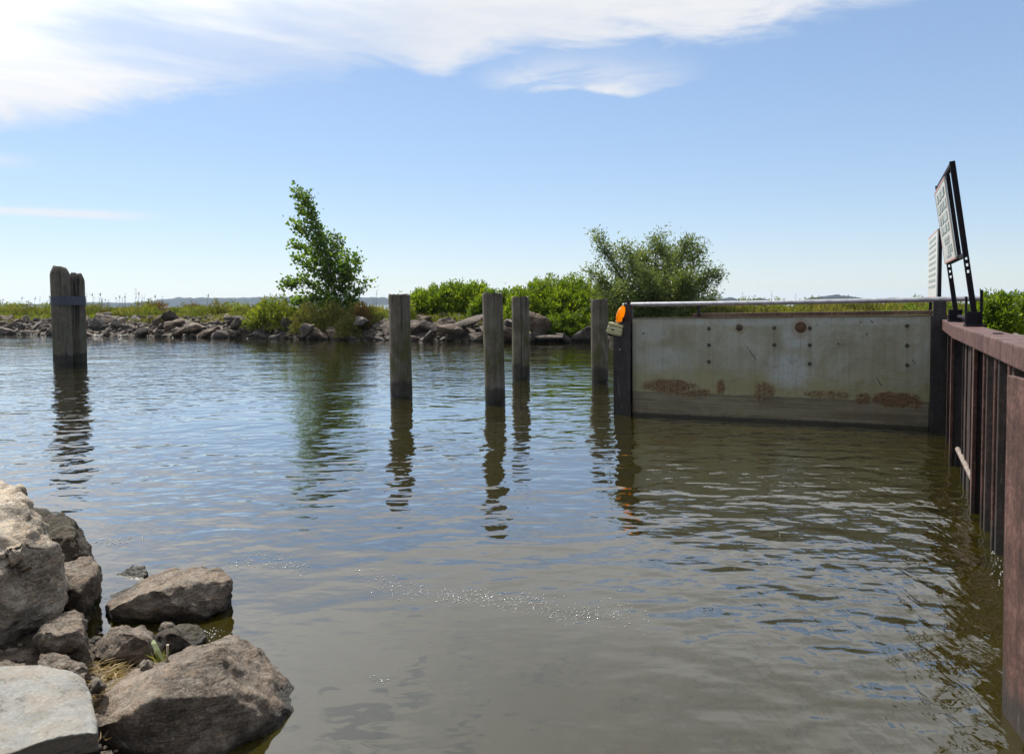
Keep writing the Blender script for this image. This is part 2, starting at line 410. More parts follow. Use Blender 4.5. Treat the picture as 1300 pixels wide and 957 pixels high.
def flat_mat(name, col, rough=0.5, metal=0.0, spec=0.5, nscale=12, amt=0.25, **kw):
    m, k = new_mat(name); tc = k.n('ShaderNodeTexCoord')
    n = k.noise(tc.outputs['Object'], nscale, 6, 0.65)
    finish(k, k.mix(k.mapr(n, 0.3, 0.7), tuple(x * (1 - amt) for x in col), tuple(min(1, x * (1 + amt)) for x in col)), rough, metal, spec, height=n, dist=0.002, **kw)
    return m
GALV = flat_mat('galvanised_pipe', (0.36, 0.36, 0.39), 0.42, 0.75)
BLACK_STEEL = flat_mat('black_purple_steel', (0.006, 0.0045, 0.009), 0.75, 0.0, 0.2)
SIGN_WHITE = flat_mat('sign_white', (0.44, 0.445, 0.42), 0.4, amt=0.06, nscale=5)
SIGN_GREY = flat_mat('sign_text_grey', (0.30, 0.335, 0.325), 0.5, amt=0.2)
SIGN_RED = flat_mat('sign_red', (0.42, 0.24, 0.22), 0.5, amt=0.15)
BOX_BEIGE = flat_mat('battery_box_beige', (0.36, 0.34, 0.19), 0.5, amt=0.12)
BAND_BLUE = flat_mat('blue_grey_band', (0.04, 0.045, 0.068), 0.6, amt=0.3)
BOLT = flat_mat('bolt_steel', (0.05, 0.045, 0.04), 0.7, 0.3, amt=0.4)
BOLT_RUST = flat_mat('bolt_rust', (0.075, 0.036, 0.019), 0.85, amt=0.4, nscale=40)
LIME_BAR = flat_mat('pale_bar', (0.15, 0.12, 0.105), 0.7, amt=0.3)
STICK = flat_mat('pale_stick', (0.42, 0.34, 0.25), 0.7, amt=0.15)
def mat_lens():
    m, k = new_mat('amber_lens'); tc = k.n('ShaderNodeTexCoord')
    n = k.noise(tc.outputs['Object'], 60, 2)
    b = k.n('ShaderNodeBsdfPrincipled'); b.inputs['Base Color'].default_value = (0.80, 0.33, 0.008, 1); b.inputs['Roughness'].default_value = 0.25
    bp = k.n('ShaderNodeBump'); bp.inputs['Distance'].default_value = 0.004; k.put(bp.inputs['Height'], n); k.put(b.inputs['Normal'], bp)
    t = k.n('ShaderNodeBsdfTranslucent'); t.inputs[0].default_value = (1.0, 0.5, 0.015, 1)
    mx = k.n('ShaderNodeMixShader'); mx.inputs[0].default_value = 0.6; k.put(mx.inputs[1], b); k.put(mx.inputs[2], t)
    o = k.n('ShaderNodeOutputMaterial'); k.put(o.inputs[0], mx); return m
LENS = mat_lens()

# ------------------------------------------------------------------ terrain
BX = [-90, -60, -28.7, -11.3, -2.85, 2.1, 10, 20, 40]
BY = [78, 60.5, 44.6, 35.7, 32.0, 30.3, 26.6, 22.0, 14.0]
A0 = Vector((3.95, 7.15, 0)); WD = Vector((0.413, 0.911, 0)).normalized(); WN = Vector((WD.y, -WD.x, 0))   # wall: away from camera, and to the landward side
SH = np.array([(-14, 12.5), (-9, 9.0), (-4.2, 6.0), (-2.75, 4.6), (-2.15, 3.95), (-1.7, 3.5), (-1.4, 3.15), (-1.15, 2.75), (-.95, 2.2), (-.6, 1.4), (0.2, 0.4), (1.2, -0.8), (2, -3)], float)
def sstep(a, b, x):
    t = np.clip((x - a) / (b - a), 0, 1); return t * t * (3 - 2 * t)
def bank_t(X, Y): return (Y - np.interp(X, BX, BY)) * 0.89
def bank_h(X, Y):
    t = bank_t(X, Y)
    h = np.interp(t, [-3, -1, 0, 1.0, 2.3, 3.2, 6.5, 9.5, 12], [-1.2, -0.6, -0.05, 0.50, 0.86, 0.95, 0.95, -0.2, -1.2])
    p = (X - A0.x) * WN.x + (Y - A0.y) * WN.y
    r = -1.2 + 1.95 * sstep(0.0, 0.3, p - np.where(Y > 12, (Y - 12) * 0.12, 0.0)) + 0.12 * sstep(1, 5, p)
    return np.maximum(h, r)
def heightfield(name, xs, ys, hf, mat, nz=0.06, ns=0.9):
    X, Y = np.meshgrid(xs, ys); Z = hf(X, Y)
    Zf = Z.ravel().copy(); Xf, Yf = X.ravel(), Y.ravel()
    for i in range(len(Zf)):
        if Zf[i] > -0.5: Zf[i] += nz * noise.fractal(Vector((Xf[i] * ns, Yf[i] * ns, 0)), 0.7, 2.1, 4)
    V = np.stack([Xf, Yf, Zf], 1); nx, ny = len(xs), len(ys)
    idx = np.arange(nx * ny).reshape(ny, nx)
    Fc = np.stack([idx[:-1, :-1], idx[:-1, 1:], idx[1:, 1:], idx[1:, :-1]], -1).reshape(-1, 4)
    keep = (Zf[Fc].max(1) > -0.9); Fc = Fc[keep]
    used = np.unique(Fc); rm = np.full(len(V), -1); rm[used] = np.arange(len(used))
    me = np_mesh(name, V[used], rm[Fc], 4, True)
    o = link_mesh(name, me, mat); return tag(o, kind='structure')
def mat_ground(name, soil_a, soil_b, green, gamt):
    m, k = new_mat(name); p, z = posz(k)
    n1 = k.noise(p, 1.2, 6, 0.6); n2 = k.noise(p, 18, 6, 0.7)
    vo = k.n('ShaderNodeTexVoronoi'); k.put(vo.inputs['Vector'], p); vo.inputs['Scale'].default_value = 30
    st = k.n('ShaderNodeSeparateColor'); k.put(st.inputs[0], vo.outputs['Color'])
    col = k.mix(k.math('ADD', k.math('MULTIPLY', n2, 0.5), k.math('MULTIPLY', st.outputs[0], 0.5)), soil_a, soil_b)
    col = k.mix(k.math('MULTIPLY', k.math('MULTIPLY', k.mapr(n1, 0.35, 0.55), k.mapr(z, 0.7, 0.85)), gamt), col, green)
    wet = k.mapr(z, 0.12, 0.02)
    col = k.mix(k.math('MULTIPLY', wet, 0.75), col, (0.02, 0.018, 0.012))
    h = k.math('SUBTRACT', n2, k.math('MULTIPLY', vo.outputs['Distance'], 0.8))
    finish(k, col, 0.9, spec=0.2, height=h, dist=0.02); return m
GROUND_BANK = mat_ground('bank_soil', (0.045, 0.036, 0.029), (0.15, 0.122, 0.10), (0.09, 0.115, 0.025), 0.85)
GROUND_SHORE = mat_ground('shore_gravel', (0.055, 0.043, 0.032), (0.20, 0.155, 0.115), (0.06, 0.07, 0.02), 0.0)
heightfield('far_bank', np.arange(-90, 41, 0.4), np.arange(-6, 90, 0.4), bank_h, GROUND_BANK)

def shore_d(x, y):
    """signed distance to the near shoreline, positive on land"""
    best = 1e9; sg = 1
    for (x0, y0), (x1, y1) in zip(SH[:-1], SH[1:]):
        dx, dy = x1 - x0, y1 - y0
        t = max(0, min(1, ((x - x0) * dx + (y - y0) * dy) / (dx * dx + dy * dy)))
        qx, qy = x0 + t * dx, y0 + t * dy; d = math.hypot(x - qx, y - qy)
        if d < best: best = d; sg = 1 if (dx * (y - y0) - dy * (x - x0)) < 0 else -1
    return best * sg
def shore_h1(x, y):
    return float(np.interp(shore_d(x, y), [-2.5, -0.6, 0, 0.35, 1.0, 3, 8], [-1.2, -0.35, -0.03, 0.06, 0.20, 0.35, 0.6]))
def shore_h(X, Y): return np.vectorize(shore_h1)(X, Y)
heightfield('near_shore', np.arange(-9, 2.4, 0.07), np.arange(-2.5, 9.5, 0.07), shore_h, GROUND_SHORE, 0.05, 3.0)

# water: one sheet to the horizon
def mat_water():
    m, k = new_mat('lake_water'); p, z = posz(k)
    cal = k.noise(k.scale(p, (0.22, 0.16, 1), rot=(0, 0, R(20))), 1.0, 3, 0.5)
    rot = R(-14)
    w1 = k.noise(k.scale(p, (3.0, 4.3, 1), rot=(0, 0, rot)), 1.0, 1.2, 0.4, 0.25)
    w2 = k.noise(k.scale(p, (6.5, 10.5, 1), rot=(0, 0, R(11))), 1.0, 1.5, 0.5, 0.2)
    w3 = k.noise(k.scale(p, (0.55, 0.8, 1), rot=(0, 0, R(25))), 1.0, 2, 0.5)
    # ripples thrown back from the steel wall on the right
    w4 = k.noise(k.scale(p, (7.5, 2.6, 1), rot=(0, 0, R(-52))), 1.0, 3, 0.5, 0.5)
    sp = k.n('ShaderNodeSeparateXYZ'); k.put(sp.inputs[0], p)
    near_wall = k.mapr(k.math('SUBTRACT', sp.outputs[0], k.math('MULTIPLY', sp.outputs[1], 0.40)), -1.3, 0.7)
    calm = k.mapr(cal, 0.36, 0.62, 0.35, 1.0)
    # the shallows by the near rocks lie stiller
    still = k.mapr(k.math('ADD', sp.outputs[1], k.math('MULTIPLY', sp.outputs[0], 0.35)), 2.6, 6.0, 0.40, 1.0)
    still = k.math('MAXIMUM', still, k.mapr(k.math('SUBTRACT', sp.outputs[0], k.math('MULTIPLY', sp.outputs[1], 0.1)), -0.9, 0.9, 0.0, 1.6))
    a = k.math('MULTIPLY', calm, still)
    h = k.math('MULTIPLY', w1, k.math('MULTIPLY', a, 0.024))
    h = k.math('ADD', h, k.math('MULTIPLY', w2, k.math('MULTIPLY', a, 0.0066)))
    h = k.math('ADD', h, k.math('MULTIPLY', w3, k.math('MAXIMUM', k.math('MULTIPLY', still, 0.036), 0.024)))
    h = k.math('ADD', h, k.math('MULTIPLY', w4, k.math('MULTIPLY', near_wall, 0.012)))
    silt = k.noise(p, 0.35, 3)
    col = k.mix(silt, (0.0150, 0.0124, 0.0010), (0.0215, 0.0180, 0.0018))
    b = finish(k, col, 0.02, spec=0.5, height=h, dist=1.0)
    b.inputs['IOR'].default_value = 1.4
    # a second gloss layer, added so the water mirrors the sky more brightly
    b.inputs['Coat Weight'].default_value = 0.95; b.inputs['Coat IOR'].default_value = 1.4; b.inputs['Coat Roughness'].default_value = 0.02
    k.t.links.new(b.inputs['Normal'].links[0].from_socket, b.inputs['Coat Normal'])
    return m
def make_water():
    mb = MB(); S = 6500.0
    mb.add([(-S, -500, 0), (S, -500, 0), (S, S, 0), (-S, S, 0)], [(0, 1, 2, 3)])
    tag(mb.build('water', mat_water()), kind='structure')
make_water()

# wooded hills along the far side of the lake
def make_hills():
    m, k = new_mat('far_woods'); p, z = posz(k); n = k.noise(p, 0.02, 5, 0.6)
    finish(k, k.mix(n, (0.018, 0.030, 0.014), (0.035, 0.052, 0.024)), 0.95, spec=0.1)
    def ridge(profile, Y, depth, seed):
        xs = np.linspace(profile[0][0], profile[-1][0], 420)
        pe = np.interp(xs, [p_[0] for p_ in profile], [p_[1] for p_ in profile])
        V = []; Fc = []
        for x, e in zip(xs, pe):
            X = (x - 650) / F * Y
            top = 1.25 * e / F * Y * (1 + 0.14 * 0.9 * noise.fractal(Vector((x * 0.09, seed, 0)), 0.8, 2, 5)) + 1.8 * noise.noise(Vector((x * .9, seed, 3)))
            top = max(top, 0.05) + CAM_H * 0.0
            for t, hh in ((0, -1), (0.001, top * 0.80), (0.012, top), (0.5, top * 0.96), (1, -1)): V.append((X * (1 + t * depth / Y), Y + t * depth, hh))
        for i in range(len(xs) - 1):
            for j in range(4): a = i * 5 + j; Fc.append((a, a + 5, a + 6, a + 1))
        return V, Fc
    mb = MB()
    for prof, Y, dp, sd_ in (([(-700, 7), (-300, 6), (0, 4), (60, 3.5), (110, 5), (170, 4), (200, 6.5), (230, 9), (290, 8), (340, 9), (420, 8), (520, 7), (640, 8), (760, 6), (880, 5), (920, 3), (960, 1)], 3200, 700, 1.0),
                         ([(900, 0), (912, 4), (930, 4.5), (945, 1), (965, 4.2), (985, 0.5), (1005, 0)], 2300, 150, 4.0),
                         ([(1012, 0), (1030, 4), (1060, 6.5), (1080, 5), (1110, 1), (1130, 3.5), (1160, 2)], 2300, 150, 8.0),
                         ([(1240, 2), (1270, 5.5), (1290, 7.5), (1310, 5), (1340, 8), (1500, 9), (1900, 8)], 2000, 250, 6.0)):
        V, Fc = ridge(prof, Y, dp, sd_); mb.add(V, Fc)
    tag(mb.build('hills', m), kind='structure')
make_hills()

# ------------------------------------------------------------------ rocks
def remesh(bm, voxel):
    me = bpy.data.meshes.new('tmp'); bm.to_mesh(me); bm.free()
    o = bpy.data.objects.new('tmp', me); COL.objects.link(o)
    md = o.modifiers.new('r', 'REMESH'); md.mode = 'VOXEL'; md.voxel_size = voxel
    dg = bpy.context.evaluated_depsgraph_get()
    out = bpy.data.meshes.new_from_object(o.evaluated_get(dg))
    bpy.data.objects.remove(o); bpy.data.meshes.remove(me)
    return out
def rough_up(me, size, seed, amp=0.05, smooth=2, strata=0.0, cuts=16):
    bm = bmesh.new(); bm.from_mesh(me)
    for _ in range(smooth): bmesh.ops.smooth_vert(bm, verts=bm.verts, factor=0.5, use_axis_x=True, use_axis_y=True, use_axis_z=True)
    rf = random.Random(seed * 31 + 5)
    lo = [min(v.co[i] for v in bm.verts) for i in range(3)]; hi = [max(v.co[i] for v in bm.verts) for i in range(3)]
    for _ in range(cuts):
        n = Vector((rf.gauss(0, 1), rf.gauss(0, 1), rf.gauss(0, 1))).normalized()
        pr = [v.co.dot(n) for v in bm.verts]; lim = max(pr) - rf.uniform(.02, .10) * size
        for v, q in zip(bm.verts, pr):
            if q > lim: v.co -= n * (q - lim) * 0.97
    l2 = [min(v.co[i] for v in bm.verts) for i in range(3)]; h2 = [max(v.co[i] for v in bm.verts) for i in range(3)]
    for v in bm.verts:
        for i in range(3): v.co[i] = lo[i] + (v.co[i] - l2[i]) / (h2[i] - l2[i]) * (hi[i] - lo[i])
    bm.normal_update(); off = Vector((seed * 13.7, seed * 5.1, seed * 9.3)); s = 1.0 / size
    nn = [v.normal.copy() for v in bm.verts]
    for v, n in zip(bm.verts, nn):
        q = v.co * s + off
        d = 0.55 * noise.fractal(q * 2.2, 0.8, 2.0, 3) + 0.5 * noise.ridged_multi_fractal(q * 4.5, 0.9, 2.1, 4, 0.9, 2.0) - 0.5
        cell = noise.voronoi(q * 3.0)[0]
        d += 0.35 * (cell[1] - cell[0]) - 0.15
        if strata: d += strata * math.sin((q.z * 9 + q.x * 2.2 + 1.2 * noise.noise(q * 2)) * 3.0)
        d += 0.30 * noise.fractal(q * 14, 0.8, 2.1, 4)
        v.co += n * (d * amp * 1.35 * size)
    bm.normal_update()
    bm.to_mesh(me); bm.free()
    me.polygons.foreach_set('use_smooth', [True] * len(me.polygons)); me.update()
    return me
def near_rock(name, pts, mat, label, seed, vox=0.013, amp=0.035, smooth=2, strata=0.0, flat=False, cat='rock'):
    P = [at(*p) for p in pts]
    bm = bmesh.new()
    for p in P: bm.verts.new(p)
    r = bmesh.ops.convex_hull(bm, input=bm.verts)
    bmesh.ops.delete(bm, geom=[g for g in r['geom_interior'] if isinstance(g, bmesh.types.BMVert)], context='VERTS')
    ext = [max(p[i] for p in P) - min(p[i] for p in P) for i in range(3)]
    size = sorted(ext)[1]
    me = remesh(bm, vox); rough_up(me, size, seed, amp, 1, strata, 15)
    base = sum(P, Vector()) / len(P); base.z = min(p.z for p in P)
    o = link_mesh(name, me, mat, None, base)
    return tag(o, label, cat, 'rocks of the near shore')

near_rock('boulder', [(-99, 597, 3.95), (-19, 603, 3.95), (15, 619, 3.85), (28, 645, 3.75), (38, 667, 3.65), (53, 705, 3.5), (69, 731, 3.42),
    (-104, 727, 3.1), (-9, 713, 3.1), (35, 717, 3.15), (59, 757, 3.3), (69, 747, 3.4), (-99, 817, 3.35), (-9, 805, 3.4), (41, 783, 3.45), (-89, 795, 4.3), (51, 750, 4.1), (-104, 665, 3.4)],
    ROCK_PALE, 'large pale limestone boulder with sunlit crumbly top, biggest rock at the near shore', 1, 0.014, 0.04, 2, 0.10)
near_rock('boulder', [(25, 640, 4.9), (70, 654, 4.85), (102, 662, 4.75), (50, 670, 4.5), (78, 676, 4.42), (100, 670, 4.5), (118, 680, 4.55), (130, 714, 4.5), (132, 737, 4.45),
    (112, 748, 4.35), (60, 752, 4.4), (100, 720, 5.1), (30, 720, 5.0), (130, 750, 4.5)], ROCK_DARK, 'dark brown boulder at the water edge right behind the large pale boulder', 2, 0.014, 0.03)
near_rock('boulder', [(60, 716, 3.9), (82, 708, 3.95), (104, 706, 3.95), (118, 716, 3.9), (126, 742, 3.85), (124, 772, 3.8), (70, 745, 3.6), (112, 740, 3.65), (108, 786, 3.75), (66, 790, 3.65), (80, 770, 4.2), (120, 760, 4.1)],
    ROCK_BROWN, 'rough brown boulder wedged between the pale boulder and the water', 3, 0.012, 0.045)
near_rock('boulder', [(140, 757, 4.05), (190, 730, 4.2), (238, 716, 4.15), (270, 722, 4.02), (286, 730, 3.92), (120, 790, 3.7), (150, 768, 3.68), (186, 752, 3.68), (222, 746, 3.68), (256, 758, 3.66),
    (278, 752, 3.75), (293, 768, 3.86), (291, 792, 3.82), (132, 802, 3.9), (185, 816, 3.85), (240, 820, 3.84), (284, 810, 3.84), (150, 795, 4.35), (280, 785, 4.3)],
    ROCK_BROWN, 'long brown slab boulder with a sunlit ridge and dark underside standing in the water', 4, 0.012, 0.03, 2, 0.06)
near_rock('boulder', [(172, 862, 3.0), (255, 833, 3.18), (322, 807, 3.25), (346, 806, 3.15), (150, 905, 2.58), (215, 870, 2.62), (278, 847, 2.70), (302, 826, 2.88), (334, 812, 2.98), (358, 826, 3.05),
    (374, 862, 3.0), (384, 905, 2.95), (389, 935, 2.9), (160, 985, 2.55), (300, 1010, 2.6), (385, 985, 2.75), (180, 920, 3.35), (340, 880, 3.5)],
    ROCK_BROWN, 'broad grey brown boulder nearest the camera with dark front face, rightmost at the shore', 5, 0.011, 0.026, 2, 0.04)
near_rock('rock', [(137, 743, 4.35), (147, 728, 4.4), (169, 717, 4.42), (187, 716, 4.4), (189, 726, 4.36), (172, 744, 4.3), (159, 756, 4.5), (188, 750, 4.5), (140, 756, 4.4)],
    ROCK_ALGAE, 'small algae dark rock poking from the water behind the long slab boulder', 6, 0.009, 0.04)
near_rock('rock', [(50, 803, 3.2), (68, 786, 3.3), (88, 776, 3.35), (106, 771, 3.35), (113, 782, 3.3), (118, 806, 3.2), (60, 806, 3.02), (106, 800, 3.05), (112, 822, 3.1), (62, 826, 3.1), (80, 812, 3.5), (110, 806, 3.5)],
    ROCK_BROWN, 'pointed tan rock lying below the rough brown boulder', 7, 0.010, 0.05)
near_rock('rock', [(116, 812, 3.25), (135, 800, 3.4), (158, 793, 3.42), (182, 796, 3.4), (195, 806, 3.36), (134, 812, 3.1), (158, 803, 3.12), (188, 812, 3.15), (115, 832, 3.1), (150, 845, 3.1), (192, 842, 3.15), (140, 830, 3.6), (190, 822, 3.6)],
    ROCK_BROWN, 'low brown rock with a lit rounded back in front of the long slab boulder', 8, 0.010, 0.035)
near_rock('rock', [(188, 812, 3.4), (205, 800, 3.5), (232, 791, 3.55), (252, 794, 3.55), (261, 806, 3.5), (258, 826, 3.45), (200, 838, 3.3), (240, 838, 3.35), (205, 825, 3.75), (255, 816, 3.75), (210, 806, 3.32), (245, 803, 3.4)],
    ROCK_DARK, 'wet dark rock with a green mossy tip in front of the long slab boulder', 9, 0.010, 0.04)
near_rock('rock', [(40, 846, 2.85), (50, 828, 2.95), (62, 822, 3.0), (82, 824, 3.0), (98, 838, 2.95), (102, 848, 2.9), (66, 846, 2.75), (92, 852, 2.8), (40, 866, 2.8), (100, 866, 2.8), (60, 850, 3.2), (98, 850, 3.2)],
    ROCK_BROWN, 'small angular grey rock just behind the flat pale slab', 10, 0.009, 0.045)
near_rock('rock', [(-14, 850, 2.9), (2, 838, 3.0), (24, 834, 3.02), (38, 838, 3.0), (40, 852, 2.9), (-10, 862, 2.8), (30, 862, 2.8), (0, 858, 3.2), (35, 850, 3.2)],
    ROCK_BROWN, 'small pinkish rock behind the flat pale slab near the photo edge', 11, 0.009, 0.04)
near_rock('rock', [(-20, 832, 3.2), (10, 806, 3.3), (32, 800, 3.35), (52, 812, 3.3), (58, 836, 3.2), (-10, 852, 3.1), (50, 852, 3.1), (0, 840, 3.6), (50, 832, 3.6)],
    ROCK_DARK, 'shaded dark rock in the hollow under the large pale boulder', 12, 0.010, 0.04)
near_rock('stone_slab', [(-60, 858, 2.6), (0, 848, 2.72), (10, 844, 2.76), (42, 843, 2.78), (50, 852, 2.74), (76, 853, 2.72), (88, 860, 2.66), (93, 872, 2.58), (104, 902, 2.42), (100, 962, 2.2), (-60, 962, 2.2),
    (-60, 882, 2.62), (42, 864, 2.80), (90, 882, 2.70), (102, 932, 2.45), (98, 987, 2.22), (-60, 987, 2.22)],
    ROCK_SLAB, 'flat pale grey stone slab lying at the foot of the shore rocks', 13, 0.010, 0.010, 2, cat='slab')
for i, (px, py, Y, w, d, lab) in enumerate([
        (212, 797, 3.62, 30, 0.10, 'small pale chip of rock under the long slab boulder'),
        (186, 842, 2.95, 22, 0.08, 'small light stone beside the pale stick'),
        (122, 868, 2.78, 30, 0.10, 'low grey stone between the flat slab and the broad boulder')]):
    near_rock('stone', [(px - w / 2, py, Y), (px + w / 2, py + 2, Y), (px - w / 4, py - w * 0.28, Y + d * .3), (px + w / 4, py - w * 0.24, Y + d * .4), (px, py - w * .2, Y - d), (px - w / 3, py + w * .4, Y - d), (px + w / 3, py + w * .4, Y - d), (px, py + w * 0.3, Y + d)],
              ROCK_BROWN, lab, 20 + i, 0.008, 0.05, cat='stone')

def random_rock(seed, dims, vox):
    rr = random.Random(seed); bm = bmesh.new()
    for _ in range(15):
        v = Vector((rr.gauss(0, 1), rr.gauss(0, 1), rr.gauss(0, 1))).normalized()
        v = Vector([math.copysign(abs(c) ** 0.7, c) for c in v])
        bm.verts.new((v.x * dims[0], v.y * dims[1], v.z * dims[2]))
    r = bmesh.ops.convex_hull(bm, input=bm.verts)
    bmesh.ops.delete(bm, geom=[g for g in r['geom_interior'] if isinstance(g, bmesh.types.BMVert)], context='VERTS')
    me = remesh(bm, vox); return rough_up(me, min(dims) * 2, seed, 0.045, 0, 0.03, 14)
VAR = [random_rock(100 + i, d, 0.042) for i, d in enumerate([(.55, .42, .30), (.50, .40, .36), (.62, .40, .22), (.45, .45, .40), (.70, .45, .18), (.48, .35, .28), (.52, .5, .33), (.58, .36, .40)])]
for me in VAR: me.materials.append(ROCK_BANK)
RIP = 'stones of the far bank'
def bank_rock(X, Y, z, sc, rot, var, label=None, name='riprap_stone'):
    o = bpy.data.objects.new(name, VAR[var]); COL.objects.link(o)
    o.location = (X, Y, z); o.scale = sc; o.rotation_euler = rot
    return tag(o, label or 'grey brown riprap stone heaped with others along the far bank', 'stone', RIP)
rr = random.Random(5)
def place_bank():
    n = 0
    rows = [(0.05, 1.0, 0.95), (0.75, 1.0, 0.92), (1.45, 0.95, 0.80), (2.1, 1.05, 0.55)]
    for t0, pitch, size in rows:
        X = -33.0
        while X < 4.6:
            X += pitch * rr.uniform(0.6, 1.25) * (1 if X > -18 else 1.15)
            t = t0 + rr.uniform(-.25, .25)
            Y = float(np.interp(X, BX, BY)) + t / 0.89
            s = size * rr.choice((0.55, 0.75, 0.9, 1.1, 1.35)) * rr.uniform(0.9, 1.1)
            if t0 > 1.8 and rr.random() < 0.35: continue
            z = float(bank_h(np.array(X), np.array(Y))) + 0.10 * s
            bank_rock(X, Y, max(z, 0.02), (s * rr.uniform(.85, 1.2), s * rr.uniform(.8, 1.1), s * rr.uniform(.8, 1.15)),
                      (rr.uniform(-.7, .7), rr.uniform(-.7, .7), rr.uniform(0, 6.28)), rr.randrange(8)); n += 1
    return n
NR = place_bank()
def special(px, py, Y, s, rot, var, label):
    p = at(px, py, Y); bank_rock(p.x, p.y, p.z, s, rot, var, label, 'bank_boulder')
special(124, 411, 39.6, (1.0, 0.9, 1.0), (0, 0, 0.3), 3, 'squarish sunlit block of stone just right of the twin mooring piles')
special(297, 404, 37.6, (0.95, 0.8, 0.7), (0, 0, 0.8), 4, 'flat topped stone ledge on the bank left of the yellow green shrub')
special(304, 412, 36.8, (0.9, 0.9, 1.1), (0.3, 0, 0.8), 1, 'rounded grey boulder on the bank left of the yellow green shrub')
special(391, 419, 34.0, (0.75, 0.8, 1.1), (0.2, 0.2, 0.1), 5, 'pale pointed stone below the leaning poplar tree')
special(458, 410, 33.9, (0.7, 0.7, 0.9), (0.2, 0.1, 1.1), 6, 'grey lump of stone on the bank slope right of the poplar tree')
special(572, 417, 31.9, (1.1, 1.0, 0.8), (0.35, 0.1, 0.3), 2, 'tan tilted stone slab on the bank between the two front piles')
special(590, 411, 32.2, (1.4, 1.2, 0.85), (0.25, -0.32, -0.3), 4, 'large pale tilted slab leaning on the bank left of the second front pile')
special(683, 411, 30.4, (1.3, 1.1, 1.5), (0.1, 0.3, 0.4), 0, 'large pale boulder under the bushes right of the third pile')
special(697, 428, 29.8, (0.9, 0.8, 0.5), (0, 0, 0.1), 4, 'thin flat pale stone at the waterline below the big bush')
for q in [(1283, 408, 12.6, (.9, .8, .8), 3), (1296, 416, 11.2, (.9, .8, .7), 6), (1312, 408, 12.2, (1, 1, 1), 0), (1270, 420, 10.6, (.6, .6, .4), 5), (1290, 428, 9.6, (.6, .5, .4), 1)]:
    p = at(q[0], q[1], q[2]); z = float(bank_h(np.array(p.x), np.array(p.y)))
    o = bank_rock(p.x, p.y, z - 0.02, tuple(c * .75 for c in q[3]), (.1, .2, q[4]), q[4], 'mossy grey stone on the land behind the rusty steel wall', 'land_stone'); o['group'] = 'stones behind the steel wall'

def rubble():
    V = []; Fc = []; b = 0
    bm = bmesh.new(); bmesh.ops.create_icosphere(bm, subdivisions=1, radius=1); bm.verts.index_update()
    v0 = np.array([v.co[:] for v in bm.verts]); f0 = np.array([[v.index for v in f.verts] for f in bm.faces]); bm.free()
    for _ in range(2200):
        X = RNG.uniform(-34, 6); t = RNG.uniform(-0.1, 2.9); Y = np.interp(X, BX, BY) + t / .89
        s = RNG.uniform(.05, .17) * np.array([RNG.uniform(.8, 1.5), RNG.uniform(.8, 1.3), RNG.uniform(.5, 1)])
        z = float(bank_h(np.array(X), np.array(Y))) + 0.03
        a = RNG.uniform(0, 6.28); Rz = np.array([[math.cos(a), -math.sin(a), 0], [math.sin(a), math.cos(a), 0], [0, 0, 1]])
        vv = (v0 * RNG.uniform(.7, 1.25, (len(v0), 1)) * s) @ Rz.T + [X, Y, z]
        V.append(vv); Fc.append(f0 + b); b += len(v0)
    me = np_mesh('rubble', np.concatenate(V), np.concatenate(Fc), 3)
    tag(link_mesh('rubble', me, ROCK_BANK), 'small broken stones strewn along the far bank', 'rubble', kind='stuff')
    V = []; Fc = []; b = 0
    for _ in range(1500):
        X = RNG.uniform(-2.6, -.4); Y = RNG.uniform(2.1, 4.4); d = shore_d(X, Y)
        if d < 0.06: continue
        s = RNG.choice([.008, .012, .02, .032], p=[.4, .35, .2, .05]) * np.array([1.3, 1, .7])
        z = shore_h1(X, Y) + .02
        vv = (v0 * RNG.uniform(.7, 1.25, (len(v0), 1)) * s) + [X, Y, z]
        V.append(vv); Fc.append(f0 + b); b += len(v0)
    me = np_mesh('gravel', np.concatenate(V), np.concatenate(Fc), 3)
    tag(link_mesh('gravel', me, ROCK_BROWN), 'loose gravel between the rocks of the near shore', 'gravel', kind='stuff')
rubble()

